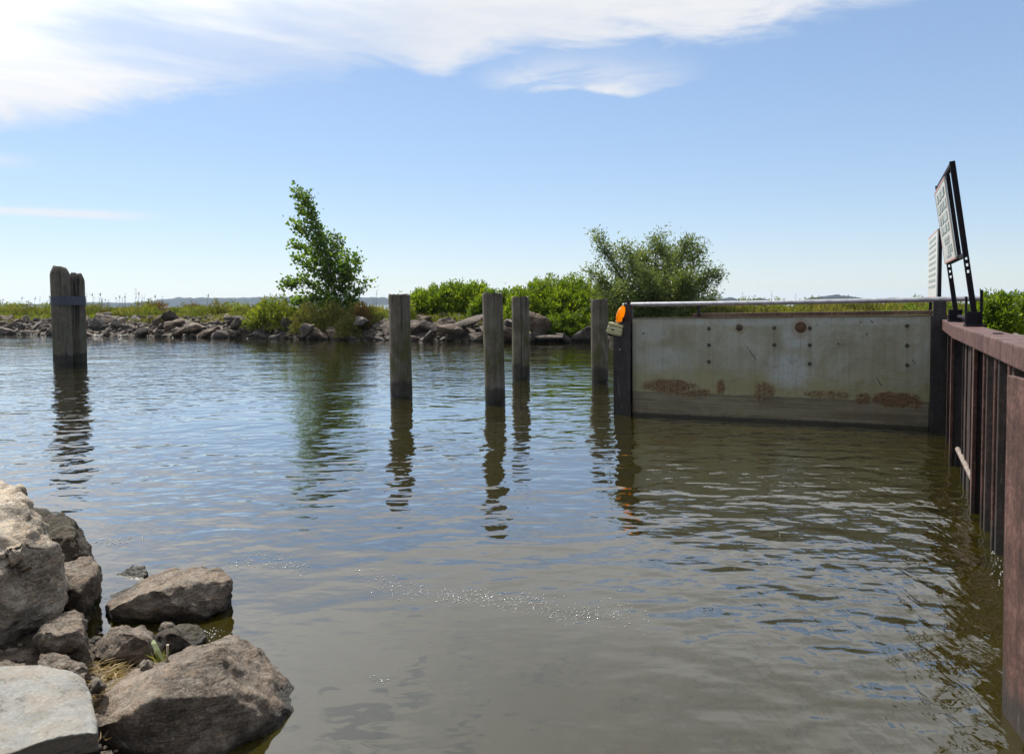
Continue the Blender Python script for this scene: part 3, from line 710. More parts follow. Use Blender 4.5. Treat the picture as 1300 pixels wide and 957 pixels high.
# ------------------------------------------------------------------ wooden piles
def pile_mesh(name, base, r, ztop, mat, parent, seed, lean=(0, 0), top='flat', collar=0.0, seg=40):
    rows = [-0.6]; z = 0.0
    while z < ztop - 0.05: rows.append(z); z += 0.07
    rows += [ztop - 0.035, ztop - 0.015, ztop]
    V = []; Fc = []
    def rad(a, z):
        q = Vector((math.cos(a) * 1.1, math.sin(a) * 1.1, z * 0.35 + seed * 7))
        d = 1 + 0.045 * noise.fractal(q * 1.3, .8, 2, 3) - 0.03 * max(0, noise.noise(Vector((a * 5.5, seed, z * 0.25)))) ** 1.0
        return r * d
    for z in rows:
        k = 1.0 + 0.02 * (ztop - z) / ztop
        if collar and z > ztop - collar: k *= 1.045
        if z == ztop: k *= 0.97
        if top == 'worn':
            u = ztop - z
            k *= 1 - 0.36 * max(0, 1 - u / 0.20) ** 1.3
        for j in range(seg):
            a = 2 * math.pi * j / seg; rr_ = rad(a, z) * k
            dz = 0
            if z >= ztop - 0.03: dz = 0.034 * noise.noise(Vector((math.cos(a) * 2, math.sin(a) * 2, seed)))
            if top == 'worn' and z > ztop - .25: dz += -0.045 * max(0, math.cos(a - 0.2)) * (1 - (ztop - z) / .25) * (0.9 if seed % 2 else 0.35)
            V.append((base.x + math.cos(a) * rr_ + lean[0] * z, base.y + math.sin(a) * rr_ + lean[1] * z, z + dz))
    n = len(rows)
    for i in range(n - 1):
        for j in range(seg): Fc.append((i * seg + j, i * seg + (j + 1) % seg, (i + 1) * seg + (j + 1) % seg, (i + 1) * seg + j))
    mb = MB(); mb.add(V, Fc, True)
    # end grain: inner rings
    rings = []
    for fr in (0.97, 0.6, 0.25):
        rings.append([(base.x + (V[(n - 1) * seg + j][0] - base.x - lean[0] * ztop) * fr + lean[0] * ztop, base.y + (V[(n - 1) * seg + j][1] - base.y - lean[1] * ztop) * fr + lean[1] * ztop,
                       V[(n - 1) * seg + j][2] - (0.0 if fr > .9 else 0.012 + 0.02 * random.random())) for j in range(seg)])
    last = [V[(n - 1) * seg + j] for j in range(seg)]
    for rg in rings:
        mb.add(last + rg, [(j, (j + 1) % seg, seg + (j + 1) % seg, seg + j) for j in range(seg)]); last = rg
    mb.add(last, [tuple(range(seg))])
    return mb.build(name, mat, parent, None if parent else (base.x, base.y, 0))

def wood_pile(pxl, pxr, py_top, py_water, seed, label, lean=(0, 0), collar=0.0):
    b = on_level((pxl + pxr) / 2, py_water - 2)
    w = (pxr - pxl) / F * b.y / 2
    ztop = at((pxl + pxr) / 2, py_top, b.y).z
    o = pile_mesh('wooden_pile', b, w, ztop, WOOD, None, seed, lean, 'flat', collar)
    tag(o, label, 'pile', 'wooden piles in the channel')
wood_pile(496, 523, 374, 506, 1, 'weathered wooden pile with a sawn collar at its top, leftmost of the four single piles', (-0.006, 0), 0.15)
wood_pile(616, 641.5, 372.5, 515, 2, 'weathered wooden pile with green streaks, tallest and nearest of the four single piles', (-0.018, 0))
wood_pile(650.5, 672.5, 377, 483, 3, 'weathered grey wooden pile standing close behind the tallest pile', (0.0, 0))
wood_pile(751, 772, 380, 488.5, 4, 'weathered grey wooden pile standing next to the end of the steel gate', (-0.008, 0))

def mooring_pair():
    b = on_level(88, 462); b0 = on_level(80.5, 463.5); b1 = on_level(99.8, 461.5)
    root = thing('mooring_piles', (b.x, b.y, 0), 'pair of brown wooden mooring piles strapped together with a blue grey band', 'mooring piles')
    r0 = 22.0 / F * b0.y / 2; r1 = 19.0 / F * b1.y / 2
    z0 = at(80, 338, b0.y).z; z1 = at(99, 346.5, b1.y).z
    pile_mesh('pile', b0, r0, z0, WOOD_BROWN, root, 5, (-0.004, 0), 'worn')
    pile_mesh('pile', b1, r1, z1, WOOD_BROWN, root, 6, (0.004, 0), 'worn')
    zb0, zb1 = at(88, 387.5, b.y).z, at(88, 376.5, b.y).z
    d = (b1 - b0); L = d.length; a0 = math.atan2(d.y, d.x)
    ring = []
    for j in range(17): a = a0 + math.pi / 2 + math.pi * j / 16; ring.append((b0.x + math.cos(a) * (r0 + .022), b0.y + math.sin(a) * (r0 + .022)))
    for j in range(17): a = a0 - math.pi / 2 + math.pi * j / 16; ring.append((b1.x + math.cos(a) * (r1 + .022), b1.y + math.sin(a) * (r1 + .022)))
    n = len(ring); mb = MB()
    cx, cy = b.x, b.y
    inn = [((x - cx) * .93 + cx, (y - cy) * .93 + cy) for x, y in ring]
    lv = [(ring, zb0), (ring, zb1), (inn, zb1), (inn, zb0)]
    V = [(x, y, z) for rg, z in lv for x, y in rg]
    Fc = [(i * n + j, i * n + (j + 1) % n, ((i + 1) % 4) * n + (j + 1) % n, ((i + 1) % 4) * n + j) for i in range(4) for j in range(n)]
    mb.add(V, Fc); mb.build('strap_band', BAND_BLUE, root)
mooring_pair()

# ------------------------------------------------------------------ steel gate
PL = Vector((1.60, 10.59, 0)); PR = Vector((4.83, 9.18, 0))
GU = (PR - PL).normalized(); GN = Vector((GU.y, -GU.x, 0)); GL = (PR - PL).length      # GN faces the camera side
if GN.y > 0: GN = -GN
UP = Vector((0, 0, 1))
def gp(u, n, z): return PL + GU * u + GN * n + UP * z
def hit_gate(px, py, n=0.0):
    """point of the gate face seen at a pixel, as (u, z)"""
    o = Vector((0, 0, CAM_H)); d = px_dir(px, py); p0 = PL + GN * n
    k = (p0 - o).dot(GN) / d.dot(GN); q = o + d * k
    return (q - PL).dot(GU), q.z
def mat_gate():
    m, k = new_mat('gate_sheet_steel'); tc = k.n('ShaderNodeTexCoord')
    # local coordinates: rotate so that x runs along the gate
    v = k.scale(tc.outputs['Object'], (1, 1, 1), rot=(0, 0, -math.atan2(GU.y, GU.x)))
    s = k.n('ShaderNodeSeparateXYZ'); k.put(s.inputs[0], v)
    u, z = s.outputs[0], s.outputs[2]
    c2 = k.n('ShaderNodeCombineXYZ'); k.put(c2.inputs[0], u); k.put(c2.inputs[1], z); q = c2.outputs[0]
    n1 = k.noise(q, 1.6, 6, 0.6, 0.4); n2 = k.noise(q, 9, 7, 0.65); nv = k.noise(k.scale(q, (14, 0.7, 1)), 1.0, 5, 0.6)
    nf = k.noise(q, 34, 7, 0.75, 0.6)
    col = k.ramp(k.math('ADD', k.math('MULTIPLY', n1, 0.6), k.math('ADD', k.math('MULTIPLY', nv, .25), k.math('MULTIPLY', n2, .15))),
                 [(0.36, (0.175, 0.172, 0.115)), (0.5, (0.245, 0.247, 0.195)), (0.64, (0.31, 0.32, 0.295))])
    col = k.mix(k.math('MULTIPLY', k.mapr(k.math('ADD', z, k.math('MULTIPLY', k.math('SUBTRACT', n1, .5), .9)), 0.75, 0.40), 0.75), col, (0.225, 0.215, 0.105))
    # pale blue-grey worn areas
    def blob(px, py, ru, rz, gain=1.0):
        cu, cz = hit_gate(px, py)
        a = k.math('DIVIDE', k.math('SUBTRACT', u, cu), ru); b = k.math('DIVIDE', k.math('SUBTRACT', z, cz), rz)
        r2 = k.math('ADD', k.math('MULTIPLY', a, a), k.math('MULTIPLY', b, b))
        return k.math('MULTIPLY', k.mapr(r2, 1.0, 0.1), gain)
    pale = blob(1000, 470, 0.34, 0.28)
    for a in ((1010, 425, .2, .3, .8), (850, 455, .45, .2, .5), (940, 410, 1.4, .05, .6), (1100, 408, .7, .06, .6), (830, 420, .25, .2, .5)): pale = k.math('MAXIMUM', pale, blob(*a))
    pale = k.math('MULTIPLY', pale, k.mapr(n2, 0.3, 0.6, 0.4, 1))
    col = k.mix(k.math('MULTIPLY', pale, 0.75), col, (0.344, 0.376, 0.4))
    drip = k.noise(k.scale(q, (30, 0.9, 1)), 1.0, 5, 0.7)
    col = k.mix(k.math('MULTIPLY', k.mapr(drip, 0.50, 0.72), 0.36), col, (0.125, 0.10, 0.058))
    col = k.mix(k.math('MULTIPLY', k.mapr(k.noise(q, 3.2, 7, 0.7), 0.50, 0.68), 0.5), col, (0.14, 0.125, 0.07))
    for bx, by in ((900, 438), (983, 437.5), (1028, 438), (1151.5, 438.5), (1016.5, 425), (938.5, 425)):
        cu, cz = hit_gate(bx, by)
        du = k.math('ABSOLUTE', k.math('ADD', k.math('SUBTRACT', u, cu), k.math('MULTIPLY', k.math('SUBTRACT', n2, .5), .03)))
        run = k.math('MULTIPLY', k.mapr(du, 0.022, 0.004), k.math('MULTIPLY', k.mapr(z, cz - .62, cz - .05), k.mapr(z, cz + .26, cz + .2)))
        col = k.mix(k.math('MULTIPLY', run, k.mapr(nv, .35, .65, .1, .5)), col, (0.14, 0.09, 0.045))
    # rust blooms above the lap line
    rs = None
    for a in ((850, 490, .36, .085, 1.0), (915, 491, .055, .09, 1.0), (880, 498, .3, .05, .8), (970, 497, .16, .11, .75), (1050, 501, .30, .05, .65), (1096, 506, .1, .07, .85), (1135, 507, .26, .085, 1.1), (1160, 512, .12, .06, .8)):
        b = blob(a[0], a[1], a[2] * 1.35, a[3] * 1.45, a[4]); rs = b if rs is None else k.math('MAXIMUM', rs, b)
    rust = k.mapr(k.math('ADD', k.math('MULTIPLY', rs, 0.24), k.math('ADD', k.math('MULTIPLY', nf, 0.55), k.math('ADD', k.math('MULTIPLY', n2, 0.2), k.math('MULTIPLY', nv, 0.25)))), 0.585, 0.74)
    specks = k.mapr(k.noise(q, 22, 3, 0.5), 0.735, 0.76)
    # dark band below the lap line
    zz = k.math('ADD', z, k.math('MULTIPLY', k.math('SUBTRACT', nv, 0.5), 0.04))
    band = k.mapr(zz, 0.315, 0.30)
    hz = k.noise(k.scale(q, (0.8, 26, 1)), 1.0, 5, 0.6)
    bcol = k.ramp(hz, [(0.35, (0.055, 0.045, 0.034)), (0.5, (0.115, 0.099, 0.072)), (0.66, (0.185, 0.168, 0.125))])
    bcol = k.mix(k.math('MULTIPLY', k.mapr(nf, 0.52, 0.66), 0.75), bcol, (0.085, 0.045, 0.024))
    bl = k.noise(k.scale(q, (2.2, 3.5, 1), (4, 2, 0)), 1.0, 6, 0.65, 0.5)
    bcol = k.mix(k.math('MULTIPLY', k.mapr(bl, 0.50, 0.66), 0.6), bcol, (0.17, 0.165, 0.10))
    bcol = k.mix(k.math('MULTIPLY', k.mapr(bl, 0.46, 0.34), 0.6), bcol, (0.075, 0.042, 0.026))
    col = k.mix(k.math('MULTIPLY', band, 0.78), col, bcol)
    line = k.math('MULTIPLY', k.mapr(k.math('ABSOLUTE', k.math('SUBTRACT', zz, 0.307)), 0.014, 0.004), 0.6)
    col = k.mix(line, col, (0.05, 0.045, 0.04))
    hr_ = k.math('MAXIMUM', k.math('MAXIMUM', rs, blob(1016.5, 417, .14, .16, 1.3)), blob(938.5, 418, .08, .10, 1.0))
    halo = k.mapr(k.math('ADD', k.math('MULTIPLY', hr_, 0.30), n2), 0.50, 0.74)
    col = k.mix(k.math('MULTIPLY', halo, 0.45), col, (0.20, 0.135, 0.062))
    col = k.mix(k.math('MULTIPLY', rust, 0.9), col, k.mix(k.mapr(nf, 0.38, 0.64), (0.15, 0.082, 0.042), (0.045, 0.02, 0.01)))
    col = k.mix(k.math('MULTIPLY', specks, 0.8), col, (0.05, 0.042, 0.035))
    wet = k.mapr(zz, 0.055, 0.02)
    col = k.mix(k.math('MULTIPLY', wet, 0.85), col, (0.012, 0.011, 0.009))
    # scratches: two dark gouges
    scr = None
    for (xa, ya, xb, yb) in ((948, 440, 960, 457), (1112, 478, 1120, 491), (1158, 456, 1162, 462), (1091, 407, 1094, 411), (1105, 406, 1108, 411), (1100, 422, 1101, 427)):
        ua, za = hit_gate(xa, ya); ub, zb = hit_gate(xb, yb)
        L = math.hypot(ub - ua, zb - za); dx, dz = (ub - ua) / L, (zb - za) / L
        pu = k.math('SUBTRACT', u, ua); pz = k.math('SUBTRACT', z, za)
        t = k.math('ADD', k.math('MULTIPLY', pu, dx), k.math('MULTIPLY', pz, dz))
        dd = k.math('ABSOLUTE', k.math('SUBTRACT', k.math('MULTIPLY', pu, dz), k.math('MULTIPLY', pz, dx)))
        dd = k.math('ADD', dd, k.math('MULTIPLY', k.math('SUBTRACT', nf, .5), .06))
        mm = k.math('MULTIPLY', k.mapr(dd, 0.012, 0.002), k.math('MULTIPLY', k.mapr(t, 0, 0.01), k.mapr(t, L, L - .01)))
        scr = mm if scr is None else k.math('MAXIMUM', scr, mm)
    col = k.mix(k.math('MULTIPLY', scr, 0.7), col, (0.03, 0.026, 0.024))
    h = k.math('ADD', k.math('MULTIPLY', n1, 1.0), k.math('MULTIPLY', rust, 0.15))
    finish(k, col, k.mapr(n2, .3, .7, .42, .6), metal=0.15, spec=0.4, height=h, dist=0.02)
    return m
def make_gate():
    root = thing('steel_gate', PL, 'grey green steel water gate with rust blooms and a stained foot, closing the channel', 'gate')
    M = mat_gate()
    mb = MB()
    T = 0.07
    vs = [gp(0.004, 0, -0.6), gp(GL, 0, -0.6), gp(GL, 0, 1.312), gp(0.004, 0, 1.280), gp(0.004, -T, -0.6), gp(GL, -T, -0.6), gp(GL, -T, 1.312), gp(0.004, -T, 1.280)]
    mb.add(vs, [(0, 1, 2, 3), (5, 4, 7, 6), (3, 2, 6, 7), (1, 5, 6, 2), (4, 0, 3, 7)])
    panel = mb.build('gate_panel', M, root)
    # horizontal lap strip along the foot and a thin top lip
    mb = MB(); mb.frame_box(gp(GL / 2, 0.006, 0.15), GU * (GL / 2 - 0.01), GN * 0.006, UP * 0.155, 0.003); mb.build('foot_plate', M, panel)
    mb = MB()
    a, b = gp(0.0, -T / 2, 1.287), gp(GL, -T / 2, 1.319)
    mb.frame_box((a + b) / 2, (b - a) / 2, GN * (T / 2 + 0.006), UP * 0.006); mb.build('top_lip', RUST_BEAM, panel)
    def bolt(px, py, r, mat, name='bolt', ring=None):
        u, z = hit_gate(px, py); mb = MB()
        c = gp(u, 0, z)
        mb.tube([c + GN * 0.001, c + GN * 0.010, c + GN * 0.016], [r, r, r * 0.7], 10, smooth=False)
        o = mb.build(name, mat, panel)
        if ring:
            m2 = MB(); m2.tube([c, c + GN * 0.005], ring, 18, smooth=False); m2.build('washer', BOLT_RUST, o)
    for x, ys in ((900, (417, 438, 459)), (983, (416, 437.5)), (1028, (416.5, 438, 461.5)), (1151.5, (413.5, 438.5, 463.5))):
        for y in ys: bolt(x, y, 0.023, BOLT)
    for x, y in ((817, 423), (1064, 436)): bolt(x, y, 0.010, BOLT)
    bolt(938.5, 416, 0.028, BOLT, 'plug', 0.042); bolt(1016.5, 415.5, 0.045, BOLT_RUST, 'plug', 0.068)
    # end post, a wide-flange pile: two flanges and a web
    u0, u1 = -0.235, -0.002
    mb = MB(); c = (u0 + u1) / 2; hw = (u1 - u0) / 2
    mb.frame_box(gp(c, 0.07, 0.32), GU * hw, GN * 0.010, UP * 0.92, 0.003)
    mb.frame_box(gp(c, -0.17, 0.32), GU * hw, GN * 0.010, UP * 0.92, 0.003)
    mb.frame_box(gp(c, -0.05, 0.32), GU * 0.010, GN * 0.109, UP * 0.918)
    post = mb.build('end_post', POST_DARK, root)
    u, z = hit_gate(787, 443.5, .08); mb = MB(); mb.tube([gp(u, .081, z), gp(u, .09, z)], .014, 8); mb.build('bolt', LIME_BAR, post)
    # thin upright above the end post, up to the rail
    mb = MB(); mb.frame_box(gp(-0.06, -0.04, 1.36), GU * 0.055, GN * 0.045, UP * 0.125, 0.004); mb.build('rail_post', POST_DARK, root)
    # hinge post at the wall
    mb = MB(); mb.frame_box(gp(GL + 0.085, 0.0, 0.36), GU * 0.082, GN * 0.06, UP * 0.965, 0.006); mb.build('hinge_post', POST_DARK, root)
    mb = MB(); mb.frame_box(gp(GL + 0.09, -0.03, 1.405), GU * 0.065, GN * 0.05, UP * 0.08, 0.004); mb.build('rail_post', POST_DARK, root)
    mb = MB(); mb.frame_box(gp(2.19, -0.14, 1.339), (gp(3.6, -.14, 1.337) - gp(0.78, -.14, 1.305)) / 2, GN * 0.06, UP * 0.024, 0.002); mb.build('top_beam', RUST_BEAM, root)
    mb = MB(); mb.frame_box(gp(0.86, -0.08, 1.38), GU * 0.016, GN * 0.02, UP * 0.095); mb.build('rail_post', POST_DARK, root)
    # handrail
    a, b = gp(-0.02, -0.02, 1.470), gp(4.03, -0.02, 1.512)
    mb = MB(); n = 24
    mb.tube([a.lerp(b, i / n) + UP * (-0.006 * math.sin(math.pi * i / n)) for i in range(n + 1)], 0.029, 16)
    rail = mb.build('handrail', GALV, root)
    mb = MB(); mb.tube([gp(-0.13, -0.02, 1.462), gp(-0.06, -0.02, 1.468)], 0.024, 12); mb.build('rail_end', GALV, rail)
    mb = MB(); mb.tube([gp(-0.065, -0.03, 1.44), gp(-0.065, -0.03, 1.50), gp(-0.07, -0.03, 1.53)], [0.032, 0.026, 0.014], 10); mb.build('rail_clamp', BLACK_STEEL, rail)
make_gate()

# amber barricade lamp hung on the gate's end post
def make_lamp():
    c = at(781.5, 417.5, 10.62); tilt = R(-14)
    root = thing('warning_lamp', c, 'amber round warning lamp on a beige battery box hung on the gate post', 'lamp')
    ex = (GU * math.cos(tilt) + UP * math.sin(tilt)); ez = (UP * math.cos(tilt) - GU * math.sin(tilt)); ey = GN
    bb = 0.024
    mb = MB(); mb.frame_box(c - ez * 0.025, ex * 0.108, ey * 0.055, ez * 0.055, bb)
    box = mb.build('battery_box', BOX_BEIGE, root)
    mb = MB(); mb.frame_box(c - ez * 0.048, ex * 0.111, ey * 0.058, ez * 0.006, 0.003); mb.build('box_seam', BOX_BEIGE, box)
    mb = MB(); mb.frame_box(c + ez * 0.052, ex * 0.105, ey * 0.052, ez * 0.022, 0.02); mb.build('box_lid', BOX_BEIGE, box)
    mb = MB(); mb.frame_box(c - ez * 0.015 + ey * 0.058 - ex * .02, ex * 0.018, ey * 0.004, ez * 0.008, 0.002); mb.build('switch', BLACK_STEEL, box)
    # lens: a thick disc seen edge-on from the right, its axis turned away
    lc = at(788.0, 399.3, 10.60)
    axis = (GU * 0.95 - UP * 0.29 + GN * 0.06).normalized(); lz = UP.copy(); lz = (lz - axis * lz.dot(axis)).normalized(); lx = axis.cross(lz)
    prof = [(-0.036, 0.0), (-0.034, 0.05), (-0.026, 0.082), (-0.012, 0.097), (-0.009, 0.104), (0.009, 0.104), (0.012, 0.097), (0.026, 0.082), (0.034, 0.05), (0.036, 0.0)]
    seg = 28; V = []; Fc = []
    for d, r in prof:
        for j in range(seg): a = 2 * math.pi * j / seg; V.append(lc + axis * d + (lx * math.cos(a) + lz * math.sin(a)) * max(r, .001) * 1.16)
    for i in range(len(prof) - 1):
        for j in range(seg): Fc.append((i * seg + j, i * seg + (j + 1) % seg, (i + 1) * seg + (j + 1) % seg, (i + 1) * seg + j))
    mb = MB(); mb.add(V, Fc, True); lens = mb.build('lamp_lens', LENS, root)
    mb = MB(); mb.tube([lc - lz * 0.13, lc - lz * 0.10], [0.035, 0.045], 12); mb.build('lamp_neck', BOX_BEIGE, root)
    mb = MB(); mb.tube([c + ex * 0.09 + ez * .05, gp(-0.10, 0.07, 1.30)], 0.012, 8); mb.build('hanger', BLACK_STEEL, root)
make_lamp()

# ------------------------------------------------------------------ steel sheet wall on the right
def wp(s, n, z): return A0 - WD * s + WN * n + UP * z      # s towards the camera, n landward
S_END = 8.2
def make_wall():
    root = thing('steel_wall', A0, 'rusty steel sheet pile wall with a broad cap rail running from the gate towards the camera', 'wall')
    # cap rail: a box section, with a slightly angled first length up to the gate
    CZ0, CZ1, CW = 1.158, 1.276, 0.185
    def cap(a_s, a_n, b_s, b_n):
        pa, pb = wp(a_s, a_n + CW / 2, (CZ0 + CZ1) / 2), wp(b_s, b_n + CW / 2, (CZ0 + CZ1) / 2)
        d = pb - pa; n = Vector((d.y, -d.x, 0)).normalized()
        mb = MB(); mb.frame_box((pa + pb) / 2, d / 2, n * (CW / 2), UP * ((CZ1 - CZ0) / 2), 0.010); return mb
    c1 = cap(0.02, 0.0, S_END, 0.0).build('cap_rail', RUST_CAP, root)
    cap(-2.9, 0.10, 0.016, 0.002).build('cap_rail', RUST_CAP, root)
    for (px, py) in ((1217, 409.2), (1267, 424)):
        p = on_level(px, py, CZ1); mb = MB(); mb.tube([p + UP * .001, p + UP * 0.007], 0.030, 14, smooth=False); mb.build('bolt_hole', BLACK_STEEL, c1)
    # flange posts
    for s_, w in ((-0.02, 0.028), (1.72, 0.045)):
        mb = MB()
        mb.frame_box(wp(s_, 0.012, 0.28), WD * w, WN * 0.012, UP * 0.876, 0.003)
        po = mb.build('post', RUST_POST, root)
        mb = MB(); mb.frame_box(wp(s_, 0.11, 0.28), WD * 0.010, WN * 0.085, UP * 0.876); mb.build('web', POST_DARK, po)
    # flat sheet between the posts
    mb = MB(); mb.frame_box(wp(1.12, 0.048, 0.28), WD * 0.53, WN * 0.006, UP * 0.876); sh = mb.build('flat_sheet', RUST_DARK, root)
    for s_ in (0.70, 0.95, 1.28):
        mb = MB(); mb.frame_box(wp(s_, 0.036, 0.28), WD * 0.010, WN * 0.006, UP * 0.875); mb.build('rib', RUST_DARK, sh)
    mb = MB(); mb.frame_box(wp(0.30, 0.125, 0.28), WD * 0.265, WN * 0.010, UP * 0.875); mb.build('recess_sheet', POST_DARK, root)
    mb = MB(); mb.tube([wp(0.42, 0.03, 0.225), wp(1.69, 0.03, 0.195)], 0.021, 10); mb.build('fender_pipe', LIME_BAR, root)
    # corrugated sheets from the second post towards the camera: thickness from two offset skins
    prof = []; s_ = 1.80; i = 0
    pat = [(0.0, 0.20), (0.20, 0.20), (0.28, 0.03), (0.44, 0.03), (0.52, 0.20)]
    while s_ < S_END:
        for ds, n in pat[:-1]: prof.append((s_ + ds, n))
        s_ += 0.52
    V = []; Fc = []; q = len(prof)
    for off in (0.0, 0.014):
        for z in (-0.6, 1.157):
            for s2, n in prof: V.append(wp(s2, n + off, z))
    for j in range(q - 1): Fc += [(j, j + 1, q + j + 1, q + j), (2 * q + j + 1, 2 * q + j, 3 * q + j, 3 * q + j + 1), (q + j, q + j + 1, 3 * q + j + 1, 3 * q + j)]
    mb = MB(); mb.add(V, Fc); mb.build('sheet_piling', RUST_DARK, root)
    mb = MB()
    for kx in range(int((S_END - 1.8) / 0.52)):
        s2 = 1.80 + 0.52 * kx + 0.36
        mb.tube([wp(s2, 0.026, -0.6), wp(s2, 0.026, 1.156)], 0.014, 8)
    mb.build('interlock', RUST_POST, root)
    # sheets hidden behind the gate's hinge corner
    mb = MB(); mb.frame_box(wp(-1.55, 0.14, 0.28), WD * 1.42, WN * 0.008, UP * 0.874); mb.build('corner_sheet', POST_DARK, root)
    for s2 in (-0.35, -0.8, -1.3):
        mb = MB(); mb.frame_box(wp(s2, 0.10, 0.28), WD * 0.02, WN * 0.03, UP * 0.873); mb.build('rib', RUST_DARK, root)
make_wall()

def near_post():
    p = at(1278, 484, 2.62); zt = p.z
    p.x += 0.088
    root = thing('steel_post', (p.x + 0.1, p.y, 0), 'tall rusty red brown steel pile nearest the camera, in front of the wall', 'post')
    ex = Vector((0.97, -0.24, 0)).normalized(); ey = Vector((-ex.y, ex.x, 0)) 
    c = p + ex * 0.115 + ey * 0.115
    def box(du, dv, hu, hv, z1, name, mat, bev=.004):
        mb = MB(); o = c + ex * du + ey * dv; o.z = (z1 - 0.8) / 2
        mb.frame_box(o, ex * hu, ey * hv, UP * ((z1 + 0.8) / 2), bev); mb.build(name, mat, root)
    box(-0.100, 0.0, 0.010, 0.11, zt, 'flange', RUST_POST)
    box(0.118, 0.0, 0.010, 0.11, zt - 0.006, 'flange', RUST_POST)
    box(0.009, -0.015, 0.098, 0.008, zt - 0.03, 'web', RUST_POST)
    box(0.009, -0.088, 0.098, 0.008, zt - 0.055, 'face_plate', RUST_POST)
    mb = MB(); o = c + ex * 0.009 - ey * 0.05; o.z = zt - 0.045
    mb.frame_box(o, ex * 0.097, ey * 0.024, UP * 0.006); mb.build('ledge', GALV, root)
    root.rotation_euler = (0, R(-0.35), 0); root.location.x -= 0.004
near_post()

# ------------------------------------------------------------------ notice boards
def lettering(o, ex, ez, n, rows, w, rng, bh):
    """illegible rows of short marks on a board: o top-left corner"""
    mb = MB()
    for (zc, hh, u0, u1, sz) in rows:
        u = u0
        while u < u1:
            L = rng.uniform(0.6, 2.2) * sz
            L = min(L, u1 - u)
            mb.frame_box(o + ex * (u + L / 2) * w - ez * zc * bh + n * 0.009, ex * (L / 2 * w), n * 0.002, ez * (hh * bh / 2))
            u += L + sz * 0.35
    return mb
def big_sign():
    rng = random.Random(3)
    pr = Vector(on_level(1240, 414.5, 1.276)); 
    # posts stand on the cap, lean out over the water
    sR = (A0 - pr).dot(WD); sL = sR - 1.64
    lean = math.tan(R(8.2))
    def sp(s_, n, z): return wp(s_, 0.14 + n - (z - 1.276) * lean, z)
    root = thing('notice_board', wp((sR + sL) / 2, 0.085, 1.276), 'large white notice board in a leaning black steel frame on the cap rail', 'sign', 'notice boards by the gate')
    ztop = 2.655
    def bar(s0, z0, s1, z1, n, hs, hn, name):
        a, b = sp(s0, n, z0), sp(s1, n, z1); d = b - a
        side = WD if abs(d.normalized().dot(WD)) < .7 else UP
        side = (side - d.normalized() * side.dot(d.normalized())).normalized(); oth = d.normalized().cross(side)
        mb = MB(); mb.frame_box((a + b) / 2, d / 2, side * hs, oth * hn, 0.003); return mb.build(name, BLACK_STEEL, root)
    # the posts: square tube with three punched holes below the panel
    for s_, zt in ((sR, ztop), (sL, ztop + .01)):
        mb = MB()
        def seg(z0, z1, hn, off=0.0):
            p0, p1 = sp(s_, off, z0), sp(s_, off, z1); d = p1 - p0; nn_ = WN - d.normalized() * WN.dot(d.normalized())
            mb.frame_box((p0 + p1) / 2, d / 2, WD * 0.022, nn_.normalized() * hn)
        zh = (1.735, 1.79, 1.845); hh_ = 0.012
        edges = [1.276] + [e for z in zh for e in (z - hh_, z + hh_)] + [zt]
        for i in range(0, len(edges), 2): seg(edges[i], edges[i + 1], 0.021)
        for z in zh:
            for f in (-1, 1): seg(z - hh_ - .001, z + hh_ + .001, 0.006, f * 0.0155)
        mb.build('post', BLACK_STEEL, root)
    bar(sL + 0.03, ztop - 0.02, sR - 0.03, ztop - 0.02, 0, 0.02, 0.016, 'top_bar')
    zb = 1.875
    bar(sL + 0.03, zb, sR - 0.03, zb, 0, 0.018, 0.016, 'bottom_bar')
    sP = sR - 0.50
    bar(sP, zb + 0.02, sP, ztop - 0.045, 0.0, 0.045, 0.014, 'middle_bar')
    # panel, on the water side
    a, b = sp(sL + 0.01, -0.03, zb - 0.01), sp(sP + 0.05, -0.03, zb - 0.01); up = (sp(0, 0, 2) - sp(0, 0, 1)).normalized()
    ex = (b - a).normalized(); w = (b - a).length; hgt = (ztop - 0.05 - zb) / up.z; nn = -WN
    nn = (nn - up * nn.dot(up)).normalized()
    c = (a + b) / 2 + up * hgt / 2
    mb = MB(); mb.frame_box(c, ex * (w / 2), nn * 0.006, up * (hgt / 2), 0.002); pan = mb.build('sign_panel', SIGN_WHITE, root)
    mb = MB()
    for f in (1, -1): mb.frame_box(c + up * f * (hgt / 2 - 0.012) + nn * .007, ex * (w / 2 - 0.004), nn * 0.0015, up * 0.009)
    for f in (1, -1): mb.frame_box(c + ex * f * (w / 2 - 0.012) + nn * .007, ex * 0.006, nn * 0.0015, up * (hgt / 2 - 0.022))
    mb.build('border', SIGN_RED, pan)
    o = a + up * hgt
    rows = [(0.14, 0.10, 0.12, 0.88, .16), (0.29, 0.10, 0.10, 0.9, .16), (0.44, 0.10, 0.12, 0.88, .15), (0.575, 0.09, 0.12, 0.86, .14), (0.70, 0.035, 0.3, 0.75, .06), (0.745, 0.035, 0.3, 0.7, .06), (0.84, .09, .45, .85, .07), (0.92, .03, .3, .7, .05)]
    lettering(o, ex, up, nn, rows, w, rng, hgt).build('lettering', SIGN_GREY, pan)
    # chunky brackets on the cap
    for s_ in (sL, sR):
        mb = MB()
        mb.frame_box(wp(s_, 0.13, 1.284), WD * 0.11, WN * 0.075, UP * 0.007, 0.002)
        mb.frame_box(wp(s_ - 0.04, 0.12, 1.345), WD * 0.010, WN * 0.06, UP * 0.055, 0.002)
        mb.frame_box(wp(s_ + 0.05, 0.12, 1.345), WD * 0.010, WN * 0.06, UP * 0.055, 0.002)
        mb.frame_box(wp(s_, 0.165, 1.34), WD * 0.06, WN * 0.012, UP * 0.05, 0.002)
        mb.build('bracket', BLACK_STEEL, root)
